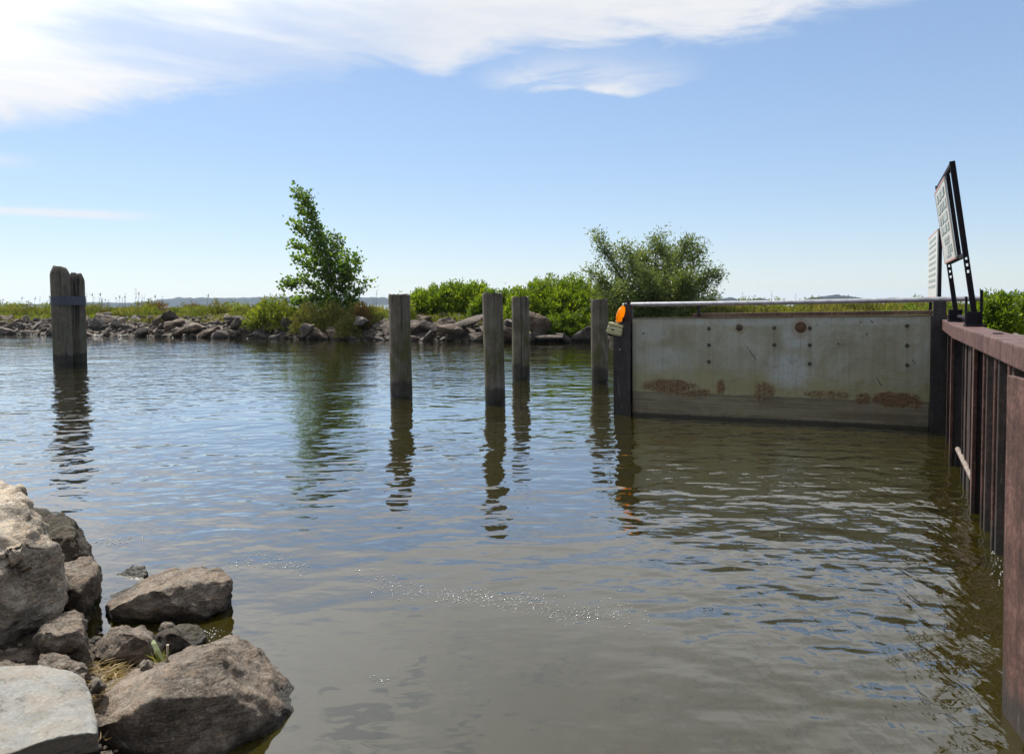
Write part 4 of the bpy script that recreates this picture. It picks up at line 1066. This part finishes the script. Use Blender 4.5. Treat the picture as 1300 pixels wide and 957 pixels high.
    # strut and thin stays
    for s_ in (sL + .5, sR + 0.05):
        mb = MB(); mb.tube([wp(s_, 0.17, 1.276), wp(s_, 0.17, 1.53 if s_ < sR else 1.58)], 0.012, 8); mb.build('stay', BLACK_STEEL, root)
    mb = MB(); mb.tube([wp(sL, 0.15, 1.33), wp(sR, 0.15, 1.33)], 0.020, 8); mb.build('tie_rod', BLACK_STEEL, root)
big_sign()
def small_sign():
    rng = random.Random(9)
    tr = at(1191, 290.5, 10.2); br = at(1190.0, 379, 10.2)
    tl = at(1179.5, 303, 11.75); bl = at(1182.5, 380, 11.75)
    root = thing('notice_board', (br.x, br.y, 1.15), 'small white notice board seen almost edge on behind the gate post', 'sign', 'notice boards by the gate')
    ex = (tr - tl); ex.z = 0; w = ex.length; ex.normalize(); up = UP; nn = Vector((-ex.y, ex.x, 0))
    if nn.x > 0: nn = -nn
    h = 0.88; o = Vector((tl.x, tl.y, tr.z)); c = o + ex * w / 2 - up * h / 2
    mb = MB(); mb.frame_box(c, ex * (w / 2), nn * 0.006, up * (h / 2), .002); pan = mb.build('sign_panel', SIGN_WHITE, root)
    mb = MB()
    for f in (1, -1): mb.frame_box(c + up * f * (h / 2 - 0.012) + nn * .007, ex * (w / 2 - 0.004), nn * 0.0015, up * 0.010)
    mb.build('border', SIGN_RED, pan)
    rows = [(0.1 + i * 0.09, 0.035, 0.12, 0.85, .07) for i in range(9)]
    lettering(o, ex, up, nn, rows, w, rng, h).build('lettering', SIGN_GREY, pan)
    for f in (-1, 1):
        q = c + ex * f * (w / 2 - 0.03) - nn * 0.03
        mb = MB(); mb.frame_box(Vector((q.x, q.y, (tr.z + 0.75) / 2)), ex * 0.025, nn * 0.020, up * ((tr.z - 0.75) / 2 + 0.01), .003); mb.build('post', BLACK_STEEL, root)
small_sign()

# ------------------------------------------------------------------ vegetation
def leaf_verts(P, D, L, Wd, rng, flop=0.6):
    """diamond leaves: P base points, D unit directions, L lengths, Wd widths -> verts, faces"""
    n = len(P)
    r = rng.normal(size=(n, 3)); side = np.cross(D, r); side /= np.linalg.norm(side, axis=1, keepdims=True) + 1e-9
    nor = np.cross(side, D)
    mid = P + D * (L * 0.45)[:, None] + nor * (L * 0.08)[:, None]
    V = np.empty((n, 4, 3)); V[:, 0] = P; V[:, 1] = mid + side * (Wd * .5)[:, None]; V[:, 2] = P + D * L[:, None] - nor * (L * 0.1)[:, None]; V[:, 3] = mid - side * (Wd * .5)[:, None]
    return V.reshape(-1, 3), np.arange(n * 4).reshape(n, 4)
def unit(v): return v / (np.linalg.norm(v, axis=-1, keepdims=True) + 1e-9)

def bush_parts(name, centre, rx, ry, hz, n_shoots, per, leaf, mat, label, cat, seed, z0, lobes=None, group=None, bark=True, up_bias=1.0, dense_low=0.25):
    """a rounded bush of upright leafy shoots; lobes: list of (dx, dy, scale) bumps of the crown"""
    rng = np.random.default_rng(seed)
    root = thing(name, (centre[0], centre[1], z0), label, cat, group)
    lobes = lobes or [(0, 0, 1.0)]
    Ps, Ds = [], []; stems = MB()
    for i in range(n_shoots):
        dx, dy, sc = lobes[rng.integers(len(lobes))]
        th = rng.uniform(0, 2 * math.pi); ph = math.acos(rng.uniform(0.0, 1.0))
        d = np.array([math.sin(ph) * math.cos(th), math.sin(ph) * math.sin(th), math.cos(ph)])
        rr_ = (1 + 0.16 * noise.noise(Vector((d * 2.3 + seed).tolist())) + rng.normal(0, 0.05)) * sc
        tip = np.array([centre[0] + dx + d[0] * rx * rr_, centre[1] + dy + d[1] * ry * rr_, z0 + max(.1, d[2] * hz * rr_)])
        root_p = np.array([centre[0] + dx * .8 + d[0] * rx * .45 * rng.random(), centre[1] + dy * .8 + d[1] * ry * .45 * rng.random(), z0])
        t = 1 - (rng.random(per) ** 1.5) * (1 - dense_low) * 0.75
        ctrl = root_p * .45 + tip * .55; ctrl[2] += 0.15 * hz * (1 - d[2])
        pts = ((1 - t) ** 2)[:, None] * root_p + (2 * t * (1 - t))[:, None] * ctrl + (t ** 2)[:, None] * tip
        tang = unit(2 * (1 - t)[:, None] * (ctrl - root_p) + 2 * t[:, None] * (tip - ctrl))
        pts += rng.normal(0, leaf * .5, (per, 3))
        dirs = unit(tang * 0.7 + rng.normal(0, 0.65, (per, 3)) + [0, 0, 0.25 * up_bias])
        Ps.append(pts); Ds.append(dirs)
        if bark and i % max(1, n_shoots // 26) == 0:
            tt = np.linspace(0, .9, 6)
            pp = ((1 - tt) ** 2)[:, None] * root_p + (2 * tt * (1 - tt))[:, None] * ctrl + (tt ** 2)[:, None] * tip
            stems.tube([Vector(p.tolist()) for p in pp], [.03, .026, .02, .016, .012, .007], 5)
    P = np.concatenate(Ps); D = np.concatenate(Ds); P[:, 2] = np.maximum(P[:, 2], z0 + 0.02)
    L = leaf * rng.uniform(.65, 1.35, len(P))
    V, Fc = leaf_verts(P, D, L, L * .42, rng)
    link_mesh('crown', np_mesh('crown', V, Fc, 4), mat, root)
    if bark: stems.build('stem', BARK, root)
    return root

def gz(x, y): return float(bank_h(np.array(x), np.array(y)))
def bush_at(pxl, pxr, py_top, Y, name, mat, label, seed, n, per, leaf, lobes=None, depth=0.8, cat='bush', **kw):
    a, b = at(pxl, 390, Y), at(pxr, 390, Y); cx = (a.x + b.x) / 2; rx = (b.x - a.x) / 2
    z0 = gz(cx, Y); h = at((pxl + pxr) / 2, py_top, Y).z - z0
    return bush_parts(name, (cx, Y), rx, rx * depth, h, n, per, leaf, mat, label, cat, seed, z0, lobes, **kw)

# two long bright bushes and their neighbours
a, b = at(512, 390, 36), at(632, 390, 36); hb = (b.x - a.x) / 2
bush_parts('bush', ((a.x + b.x) / 2, 36.4), hb * 0.40, 1.3, at(570, 362, 36.4).z - 0.93, 1300, 34, 0.13, LEAF_BUSH, 'long low bright green bush behind the first and second front piles', 'bush', 11, 0.93,
           [(-hb * .66, 0, 0.78), (-hb * .3, 0, 0.9), (0, 0, 1.0), (hb * .3, .1, 1.0), (hb * .6, 0, .97)])
a, b = at(640, 390, 32.6), at(768, 390, 32.6); hb = (b.x - a.x) / 2
bush_parts('bush', ((a.x + b.x) / 2, 32.9), hb * 0.44, 1.4, at(700, 354, 32.9).z - 0.75, 1500, 36, 0.12, LEAF_BUSH, 'tall rounded bright green bush left of the grey green willow', 'bush', 12, 0.75,
           [(-hb * .66, 0, 0.74), (-hb * .3, 0, .92), (0.0, 0, 1.0), (hb * .4, .1, 1.03), (hb * .68, 0, 1.0), (hb * .1, -1.0, .72), (hb * .5, -1.1, .65)])
bush_at(604, 664, 368, 34.2, 'bush', LEAF_BUSH, 'low bright green bush joining the long and tall bushes behind the middle piles', 46, 420, 28, 0.12, [(-.5, 0, .8), (0, 0, .95), (.5, 0, 1.0)], depth=.7, cat='bush')
bush_at(318, 374, 374, 36.3, 'shrub', LEAF_YELLOW, 'yellow green shrub on the bank left of the poplar tree', 13, 200, 18, 0.15, [(-.8, 0, .55), (-.3, -.2, .8), (.2, 0, 1.0), (.5, 0, .75), (.9, 0, .5)], depth=.6, cat='shrub', up_bias=2.5)
bush_at(492, 528, 376, 34.5, 'shrub', LEAF_YELLOW, 'small yellow green shrub half hidden by the leftmost single pile', 14, 90, 20, 0.11, depth=.8, cat='shrub')
for i, (l, r_, t, Y, mt, lab) in enumerate([
        (368, 412, 387, 35.2, LEAF_WEED, 'straggly olive weed clump at the left foot of the poplar'),
        (400, 446, 384, 35.0, LEAF_WEED, 'golden green weed clump in front of the poplar trunk'),
        (432, 482, 385, 35.1, LEAF_WEED, 'brownish green weed clump at the right foot of the poplar'),
        (448, 470, 388, 34.6, LEAF_RUST, 'rust brown seedy weed right of the poplar trunk'),
        (384, 428, 396, 34.9, LEAF_WEED, 'low olive leafy weed below the poplar spilling towards the stones'),
        (424, 462, 402, 34.0, LEAF_WEED, 'pale green trailing weed above the stones right of the poplar')]):
    bush_at(l, r_, t, Y, 'weed_clump', mt, lab, 30 + i, 150, 22, 0.10, depth=.8, cat='weed', bark=False, up_bias=2.0)

bush_at(690, 770, 396, 30.75, 'shrub', LEAF_BUSH, 'dark green shrub spilling down to the water below the tall bright bush', 44, 420, 26, 0.11, [(-.9, 0, .7), (-.3, 0, .95), (.4, 0, 1.0), (1.0, 0, .8)], depth=.5, cat='shrub', up_bias=.3)
bush_at(765, 830, 392, 30.2, 'shrub', LEAF_WILLOW, 'olive green shrub under the willow at the water edge', 45, 380, 26, 0.11, [(-.6, 0, .8), (0, 0, 1.0), (.5, 0, .9)], depth=.5, cat='shrub', up_bias=.3)
# poplar: leaning leader, second leader and side limbs, all drawn at the tree's own distance
def limb_tree(root, skeleton, Y, r0, leaf_n, leaf, lw, leafmat, seed, depth_spread, sub_n, sub_len, sweep, droop=0.0, clump=0.16):
    """skeleton: list of pixel polylines (thick limbs); twigs leave them, leaves sit along the twigs"""
    rng = np.random.default_rng(seed); wood = MB(); P = []; D = []
    for li, (pl, dy, rad, tw) in enumerate(skeleton):
        pts = [np.array(at(px, py, Y + dy * i / max(1, len(pl) - 1))) for i, (px, py) in enumerate(pl)]
        seglen = [np.linalg.norm(pts[i + 1] - pts[i]) for i in range(len(pts) - 1)]; tot = sum(seglen); cum = np.concatenate([[0], np.cumsum(seglen)])
        arr = np.array(pts)
        def along(t):
            return np.array([np.interp(t * tot, cum, arr[:, j]) for j in range(3)])
        ts = np.linspace(0, 1, 9)
        wood.tube([Vector(along(t).tolist()) for t in ts], [max(.006, rad * .55 * (1 - .85 * t)) for t in ts], 6)
        for k in range(int(sub_n * tw)):
            t = rng.uniform(0.12 if li else .22, 1.0); b = along(t); tg = unit(along(min(1, t + .05)) - along(max(0, t - .05)))
            lat = unit(rng.normal(0, 1, 3) * [1, 1, .5])
            d = unit(tg * rng.uniform(.5, 1.0) + lat * rng.uniform(.5, 1.0) + np.array(sweep))
            ln = sub_len * rng.uniform(.4, 1.1) * (1.15 - .6 * t)
            e = b + d * ln; e[2] -= droop * ln
            e[1] = b[1] + (e[1] - b[1]) * depth_spread
            m_ = (b + e) / 2 + [0, 0, .06 * ln]
            if k % 2 == 0: wood.tube([Vector(b.tolist()), Vector(m_.tolist()), Vector(e.tolist())], [.010, .007, .004], 4, cap=False)
            q = leaf_n
            tt = rng.uniform(.1, 1.05, q)
            pp = ((1 - tt) ** 2)[:, None] * b + (2 * tt * (1 - tt))[:, None] * m_ + (tt ** 2)[:, None] * e
            P.append(pp + rng.normal(0, clump * leaf, (q, 3))); D.append(unit(d * .6 + rng.normal(0, .6, (q, 3)) + np.array(sweep) * .4))
    P = np.concatenate(P); D = np.concatenate(D); L = leaf * rng.uniform(.6, 1.3, len(P))
    V, Fc = leaf_verts(P, D, L, L * lw, rng)
    link_mesh('crown', np_mesh('crown', V, Fc, 4), leafmat, root)
    wood.build('trunk', BARK, root)
pb = at(432, 400, 36.6)
pop = thing('poplar_tree', (pb.x, pb.y, gz(pb.x, pb.y)), 'young green poplar tree leaning left with a pointed top on the far bank', 'tree')
limb_tree(pop, [
    ([(432, 408), (426, 370), (416, 330), (405, 294), (393, 262), (381, 246)], 0.0, .11, 2.0),
    ([(430, 395), (434, 360), (433, 330), (428, 303)], 0.6, .07, 1.0),
    ([(428, 380), (412, 352), (394, 338), (377, 330)], -.5, .05, 1.0), ([(428, 388), (405, 366), (385, 358), (366, 364)], .5, .05, 1.1),
    ([(424, 362), (408, 335), (392, 318), (378, 312)], .7, .05, 1.0), ([(418, 340), (402, 312), (390, 298), (375, 286)], -.6, .04, .8),
    ([(408, 306), (396, 282), (384, 266)], .4, .03, .6), ([(432, 385), (444, 362), (451, 345), (455, 330)], .4, .05, .9),
    ([(434, 392), (450, 378), (460, 369), (467, 363)], -.4, .04, .45), ([(432, 404), (424, 394), (408, 390)], .3, .03, .7), ([(432, 404), (440, 394), (452, 386)], -.3, .03, .7), ([(432, 406), (430, 396), (426, 384)], -.9, .03, .9), ([(432, 372), (442, 345), (440, 325)], -.7, .04, .9), ([(430, 392), (418, 378), (400, 380), (380, 384)], -.8, .04, 1.0), ([(432, 380), (425, 350), (418, 320), (412, 300)], .9, .05, 1.2)],
    36.6, .11, 9, 0.15, 0.85, LEAF_POPLAR, 21, 0.9, 54, 0.82, (-0.42, 0, 0.30), 0.0, 0.9)
wb = at(832, 405, 30.3)
wil = thing('willow_tree', (wb.x, wb.y, gz(wb.x, wb.y)), 'wide bushy grey green willow behind the left end of the gate', 'tree')
limb_tree(wil, [
    ([(828, 418), (800, 370), (775, 330), (757, 303)], .4, .09, 1.2), ([(830, 418), (812, 365), (800, 335), (790, 315)], -.6, .08, 1.0),
    ([(832, 418), (828, 365), (832, 330), (836, 302)], .8, .09, 1.4), ([(834, 418), (850, 365), (862, 335), (872, 312)], -.5, .09, 1.3),
    ([(836, 418), (862, 372), (880, 340), (886, 312)], .6, .08, 1.0), ([(838, 418), (874, 380), (895, 355), (908, 350)], -.6, .07, 1.2),
    ([(826, 418), (790, 385), (768, 365), (754, 348)], -.5, .07, 1.2), ([(826, 418), (786, 396), (768, 388), (760, 384)], .5, .06, 1.0),
    ([(838, 418), (870, 398), (892, 388), (902, 378)], .5, .06, 1.1), ([(832, 418), (842, 370), (850, 340), (850, 322)], 1.2, .07, 1.2),
    ([(830, 418), (815, 375), (815, 340), (812, 325)], 1.0, .07, 1.2), ([(832, 418), (836, 385), (830, 365), (822, 350)], -1.2, .07, 1.2), ([(834, 418), (856, 392), (866, 372), (868, 356)], -1.2, .07, 1.2), ([(828, 418), (806, 398), (796, 380), (786, 366)], -1.2, .07, 1.2)],
    30.3, .1, 30, 0.13, 0.34, LEAF_WILLOW, 22, 1.0, 76, 0.88, (0, 0, 0.18), 0.05, 1.1)
# bright bush on the land behind the wall, at the photograph's edge
def right_bush(px0, px1, pyt, Y, seed, mat, label, n=420):
    a, b = at(px0, 390, Y), at(px1, 390, Y); cx = (a.x + b.x) / 2; z0 = gz(cx, Y)
    bush_parts('bush', (cx, Y), (b.x - a.x) / 2, (b.x - a.x) * .5, at((px0 + px1) / 2, pyt, Y).z - z0, n, 26, 0.07, mat, label, 'bush', seed, z0, None, None)
right_bush(1228, 1292, 375, 13.6, 41, LEAF_BUSH, 'leafy green bush right behind the sign brackets beyond the steel wall')
right_bush(1262, 1345, 377, 14.6, 42, LEAF_BUSH, 'green bush at the photo edge beyond the steel wall', 520)

# ground cover: grass and weeds as blades
def grass(name, label, n, xr, tr, hr, mat, seed, patch=0.35, lean=0.35, wide=0.028):
    rng = np.random.default_rng(seed); P = []
    while len(P) < n:
        X = rng.uniform(*xr); t = rng.uniform(*tr)
        if noise.noise(Vector((X * .35 + seed, t * .7, 0))) < patch - .5 + rng.normal(0, .12): continue
        Y = np.interp(X, BX, BY) + t / .89
        P.append((X, Y, gz(X, Y) - .02))
    P = np.array(P)
    open_ = (P[:, 0] > -4.6) & (P[:, 0] < 0.2) & (hr[1] > .5)
    hh = np.where(open_, 0.3, 1.0) * np.array([hr[0] + (hr[1] - hr[0]) * max(0, min(1, .5 + .9 * 1.5 * noise.noise(Vector((p[0] * .42, p[1] * .6, seed * 3.0))))) for p in P]) * rng.uniform(.5, 1.15, n)
    az = rng.uniform(0, 2 * math.pi, n); ln = rng.uniform(0, lean, n)
    D = unit(np.stack([np.cos(az) * ln - .12, np.sin(az) * ln, np.ones(n)], 1))
    side = unit(np.cross(D, rng.normal(size=(n, 3)))); w = wide * rng.uniform(.6, 1.3, n)
    V = np.empty((n, 4, 3)); V[:, 0] = P - side * w[:, None] * .5; V[:, 1] = P + side * w[:, None] * .5
    M_ = P + D * (hh * .6)[:, None]
    T = P + D * hh[:, None]; T[:, 0] += np.cos(az) * hh * .15; T[:, 1] += np.sin(az) * hh * .15
    V[:, 2] = M_ + side * w[:, None] * .4 ; V[:, 3] = T
    o = link_mesh(name, np_mesh(name, V.reshape(-1, 3), np.arange(n * 4).reshape(n, 4), 4), mat)
    tag(o, label, 'grass', kind='stuff')
grass('grass', 'yellow green grass covering the far bank', 52000, (-36, 5), (2.3, 6.8), (.18, .62), GRASS, 51, .36, .45, .035)
grass('low_grass', 'short bright grass tufts at the top edge of the bank stones', 14000, (-36, 5), (1.8, 3.2), (.10, .30), LEAF_YELLOW, 52, .45)
grass('weeds', 'mixed weeds and grass seen over the gate', 34000, (5, 24), (1.0, 6.5), (.28, .58), LEAF_WEED, 53, .3, .5, .04)
grass('bank_weeds', 'tufts of weeds growing between the bank stones', 6000, (-36, 5), (1.2, 2.5), (.12, .38), LEAF_WEED, 54, .56)

def land_grass():
    rng = np.random.default_rng(57); n = 14000; P = []
    while len(P) < n:
        s_, q = rng.uniform(-9, 8), rng.uniform(.55, 9)
        if noise.noise(Vector((s_ * .5, q * .5, 4))) < -.12 + rng.normal(0, .1): continue
        p = A0 - WD * s_ + WN * q; P.append((p.x, p.y, gz(p.x, p.y) - .02))
    P = np.array(P); h = rng.uniform(.06, .24, n); D = unit(np.stack([rng.normal(0, .35, n), rng.normal(0, .35, n), np.ones(n)], 1))
    V, Fc = leaf_verts(P, D, h, np.full(n, .014), rng)
    tag(link_mesh('land_grass', np_mesh('land_grass', V, Fc, 4), GRASS), 'rough grass on the land behind the steel wall', 'grass', kind='stuff')
land_grass()

# individual weed plants along the left bank
proto = [bush_parts('weed_plant', (0, 0), .55, .5, .75, 70, 16, .085, mt, 'bushy weed plant among the grass of the far bank', 'weed', 60 + i, 0, None, 'weed plants along the far bank', bark=False, up_bias=2)
         for i, mt in enumerate((LEAF_WEED, LEAF_YELLOW, LEAF_BUSH, LEAF_RUST))]
rw = random.Random(17); spots = []
X = -35.0
while X < -10.5:
    X += rw.uniform(.3, .75); spots.append((X, rw.uniform(2.6, 5.8), rw.choice((.5, .7, .9, 1.15, 1.35))))
X = 5.5
while X < 21:
    X += rw.uniform(.12, .36); spots.append((X, rw.uniform(1.5, 5.5), rw.uniform(.55, .95)))
for i, (X, t, s) in enumerate(spots):
    o = proto[i] if i < 4 else copy_tree(proto[rw.choice((0, 0, 1, 2, 3) if X < 0 else (0, 1, 1, 1, 2))])
    Y = float(np.interp(X, BX, BY)) + t / .89
    o.location = (X, Y, gz(X, Y) - .02); o.rotation_euler = (0, 0, rw.uniform(0, 6.28)); o.scale = (s * rw.uniform(.8, 1.4), s, s * rw.uniform(.7, 1.15))

# tall dry stalks standing out against the sky
def stalk_mesh(seed, h, spike):
    rng = random.Random(seed); mb = MB(); p = Vector((0, 0, 0)); d = Vector((rng.uniform(-.1, .1), 0, 1)).normalized(); pts = [p.copy()]
    for i in range(6): p = p + d * h / 6; d = (d + Vector((rng.uniform(-.08, .08), rng.uniform(-.08, .08), 0))).normalized(); pts.append(p.copy())
    mb.tube(pts, [.013 - .0014 * i for i in range(7)], 5)
    if spike:
        mb.tube([pts[-1] - d * .0, pts[-1] + d * .1, pts[-1] + d * .22], [.022, .026, .006], 6)
    for i in range(2, 7):
        for _ in range(2):
            a = rng.uniform(0, 6.28); v = Vector((math.cos(a), math.sin(a), rng.uniform(.8, 1.8))).normalized() * h * rng.uniform(.08, .22)
            mb.tube([pts[i], pts[i] + v * .6, pts[i] + v], [.008, .006, .003], 4, cap=False)
    o = mb.build('weed_stalk', STALK); return tag(o, 'tall thin dry weed stalk sticking up from the far bank grass', 'weed', 'dry stalks on the far bank')
sp = [stalk_mesh(70 + i, h, k) for i, (h, k) in enumerate(((1.35, True), (1.1, True), (1.5, False), (1.0, False), (1.2, True)))]
spx = [28, 43, 52, 57, 62, 66, 112, 114, 119, 122, 129, 131, 133, 138, 141, 148, 150, 155, 158, 160, 163, 167, 172, 176, 179, 181, 184, 188, 195, 206, 243, 262, 330, 338, 346, 352, 357, 362, 473, 478, 1008, 1035, 1039, 1064, 1078, 1100, 625, 948, 975]
for i, px in enumerate(spx):
    o = sp[i] if i < 5 else copy_tree(sp[rw.randrange(5)])
    p0 = at(px, 395, 40); k = None
    Y = 40.0
    for _ in range(6): Y = float(np.interp(at(px, 395, Y).x, BX, BY)) + (4.2 if px < 700 else 3.0)
    p0 = at(px + rw.uniform(-1, 1), 395, Y); s = rw.uniform(.65, 1.0) * (0.75 if px > 600 else 1.0)
    o.location = (p0.x, Y, gz(p0.x, Y)); o.rotation_euler = (rw.uniform(-.1, .1), rw.uniform(-.08, .22 if i % 7 == 2 else .1), rw.uniform(0, 6.28)); o.scale = (s, s, s)

# ------------------------------------------------------------------ small things at the near shore
def straw():
    rng = np.random.default_rng(81); n = 900; P = []
    while len(P) < n:
        px, py = rng.normal(150, 26), rng.normal(845, 12); Y = rng.uniform(2.6, 3.1); p = at(px, py, Y)
        if shore_d(p.x, p.y) < .1: continue
        P.append((p.x, p.y, shore_h1(p.x, p.y) + rng.uniform(.02, .07)))
    P = np.array(P); a = rng.normal(.3, .9, n); D = unit(np.stack([np.cos(a), np.sin(a), rng.normal(.05, .18, n)], 1))
    L = rng.uniform(.03, .13, n); V, Fc = leaf_verts(P, D, L, np.full(n, .0045), rng)
    tag(link_mesh('dry_grass', np_mesh('dry_grass', V, Fc, 4), STRAW), 'dry straw and dead grass caught between the near rocks', 'straw', kind='stuff')
straw()
def small_plant():
    rng = np.random.default_rng(82); b = at(204, 846, 2.98); root = thing('grass_tuft', b, 'small green tuft with one pale broad blade beside the pale stick', 'plant')
    P = np.tile(np.array(b), (40, 1)) + rng.normal(0, .012, (40, 3)); D = unit(np.stack([rng.normal(0, .6, 40), rng.normal(0, .5, 40), np.ones(40)], 1)); L = rng.uniform(.03, .075, 40)
    V, Fc = leaf_verts(P, D, L, np.full(40, .006), rng); link_mesh('blades', np_mesh('blades', V, Fc, 4), LEAF_WEED, root)
    q = [at(207, 838, 2.95), at(200, 826, 2.94), at(195, 817, 2.95), at(194, 812, 2.96)]
    mb = MB(); V = []
    for p, w in zip(q, (.004, .009, .010, .003)): V += [p - Vector((w, 0, 0)), p + Vector((w, 0.004, 0))]
    mb.add(V, [(0, 1, 3, 2), (2, 3, 5, 4), (4, 5, 7, 6)]); mb.build('broad_blade', flat_mat('pale_blade', (.42, .47, .22), .6), root)
small_plant()
mb = MB(); mb.tube([at(212, 836, 2.97), at(212.4, 827, 2.96), at(212.8, 818, 2.96)], [.0042, .0046, .0050], 8)
tag(mb.build('stick', STICK, None, at(212, 836, 2.97)), 'short pale stick standing upright among the near rocks', 'stick')

def foam():
    bm = bmesh.new(); bmesh.ops.create_icosphere(bm, subdivisions=2, radius=1); bm.verts.index_update()
    v0 = np.array([v.co[:] for v in bm.verts]); f0 = np.array([[v.index for v in f.verts] for f in bm.faces]); bm.free()
    rng = np.random.default_rng(91); V = []; Fc = []; b = 0
    paths = [([(480, 742), (560, 757), (640, 762), (720, 780), (790, 775)], 430, 6), ([(600, 756), (660, 760), (700, 762)], 120, 5), ([(298, 716), (340, 712), (385, 722)], 150, 5), ([(124, 690), (150, 686), (176, 682)], 45, 3), ([(126, 740), (122, 762)], 30, 4), ([(455, 728), (490, 738)], 40, 6), ([(760, 770), (830, 790)], 40, 10), ([(250, 812), (280, 800)], 40, 3), ([(1268, 700), (1277, 745)], 40, 3), ([(470, 862), (490, 866)], 12, 3), ([(900, 690), (990, 700)], 10, 30)]
    for pl, n, sp_ in paths:
        xs = np.linspace(0, 1, len(pl))
        for _ in range(n):
            t = rng.random(); px = np.interp(t, xs, [p[0] for p in pl]) + rng.normal(0, 9); py = np.interp(t, xs, [p[1] for p in pl]) + rng.normal(0, sp_)
            p = on_level(px, py); r = rng.uniform(.0012, .0040) * p.y / 4.0
            V.append(v0 * [r, r, r * .75] + [p.x, p.y, r * .35]); Fc.append(f0 + b); b += len(v0)
    m, k = new_mat('foam_bubble'); finish(k, (0.45, 0.45, 0.45), 0.1, spec=0.8)
    o = link_mesh('foam', np_mesh('foam', np.concatenate(V), np.concatenate(Fc), 3, True), m)
    tag(o, 'lines of small white bubbles floating on the water', 'foam', kind='stuff')
foam()

# ------------------------------------------------------------------ air between here and the far hills
def make_haze():
    m, k = new_mat('haze_air')
    v = k.n('ShaderNodeVolumePrincipled'); v.inputs['Color'].default_value = (0.66, 0.80, 1.0, 1); v.inputs['Density'].default_value = 0.00010; v.inputs['Anisotropy'].default_value = 0.2
    o = k.n('ShaderNodeOutputMaterial'); k.put(o.inputs[1], v)
    mb = MB(); mb.frame_box((0, 3050, 29), (6700, 0, 0), (0, 3650, 0), (0, 0, 31))
    tag(mb.build('haze', m), 'pale air over the lake fading the far hills', 'haze', kind='stuff')
USE_HAZE = True
if USE_HAZE: make_haze()
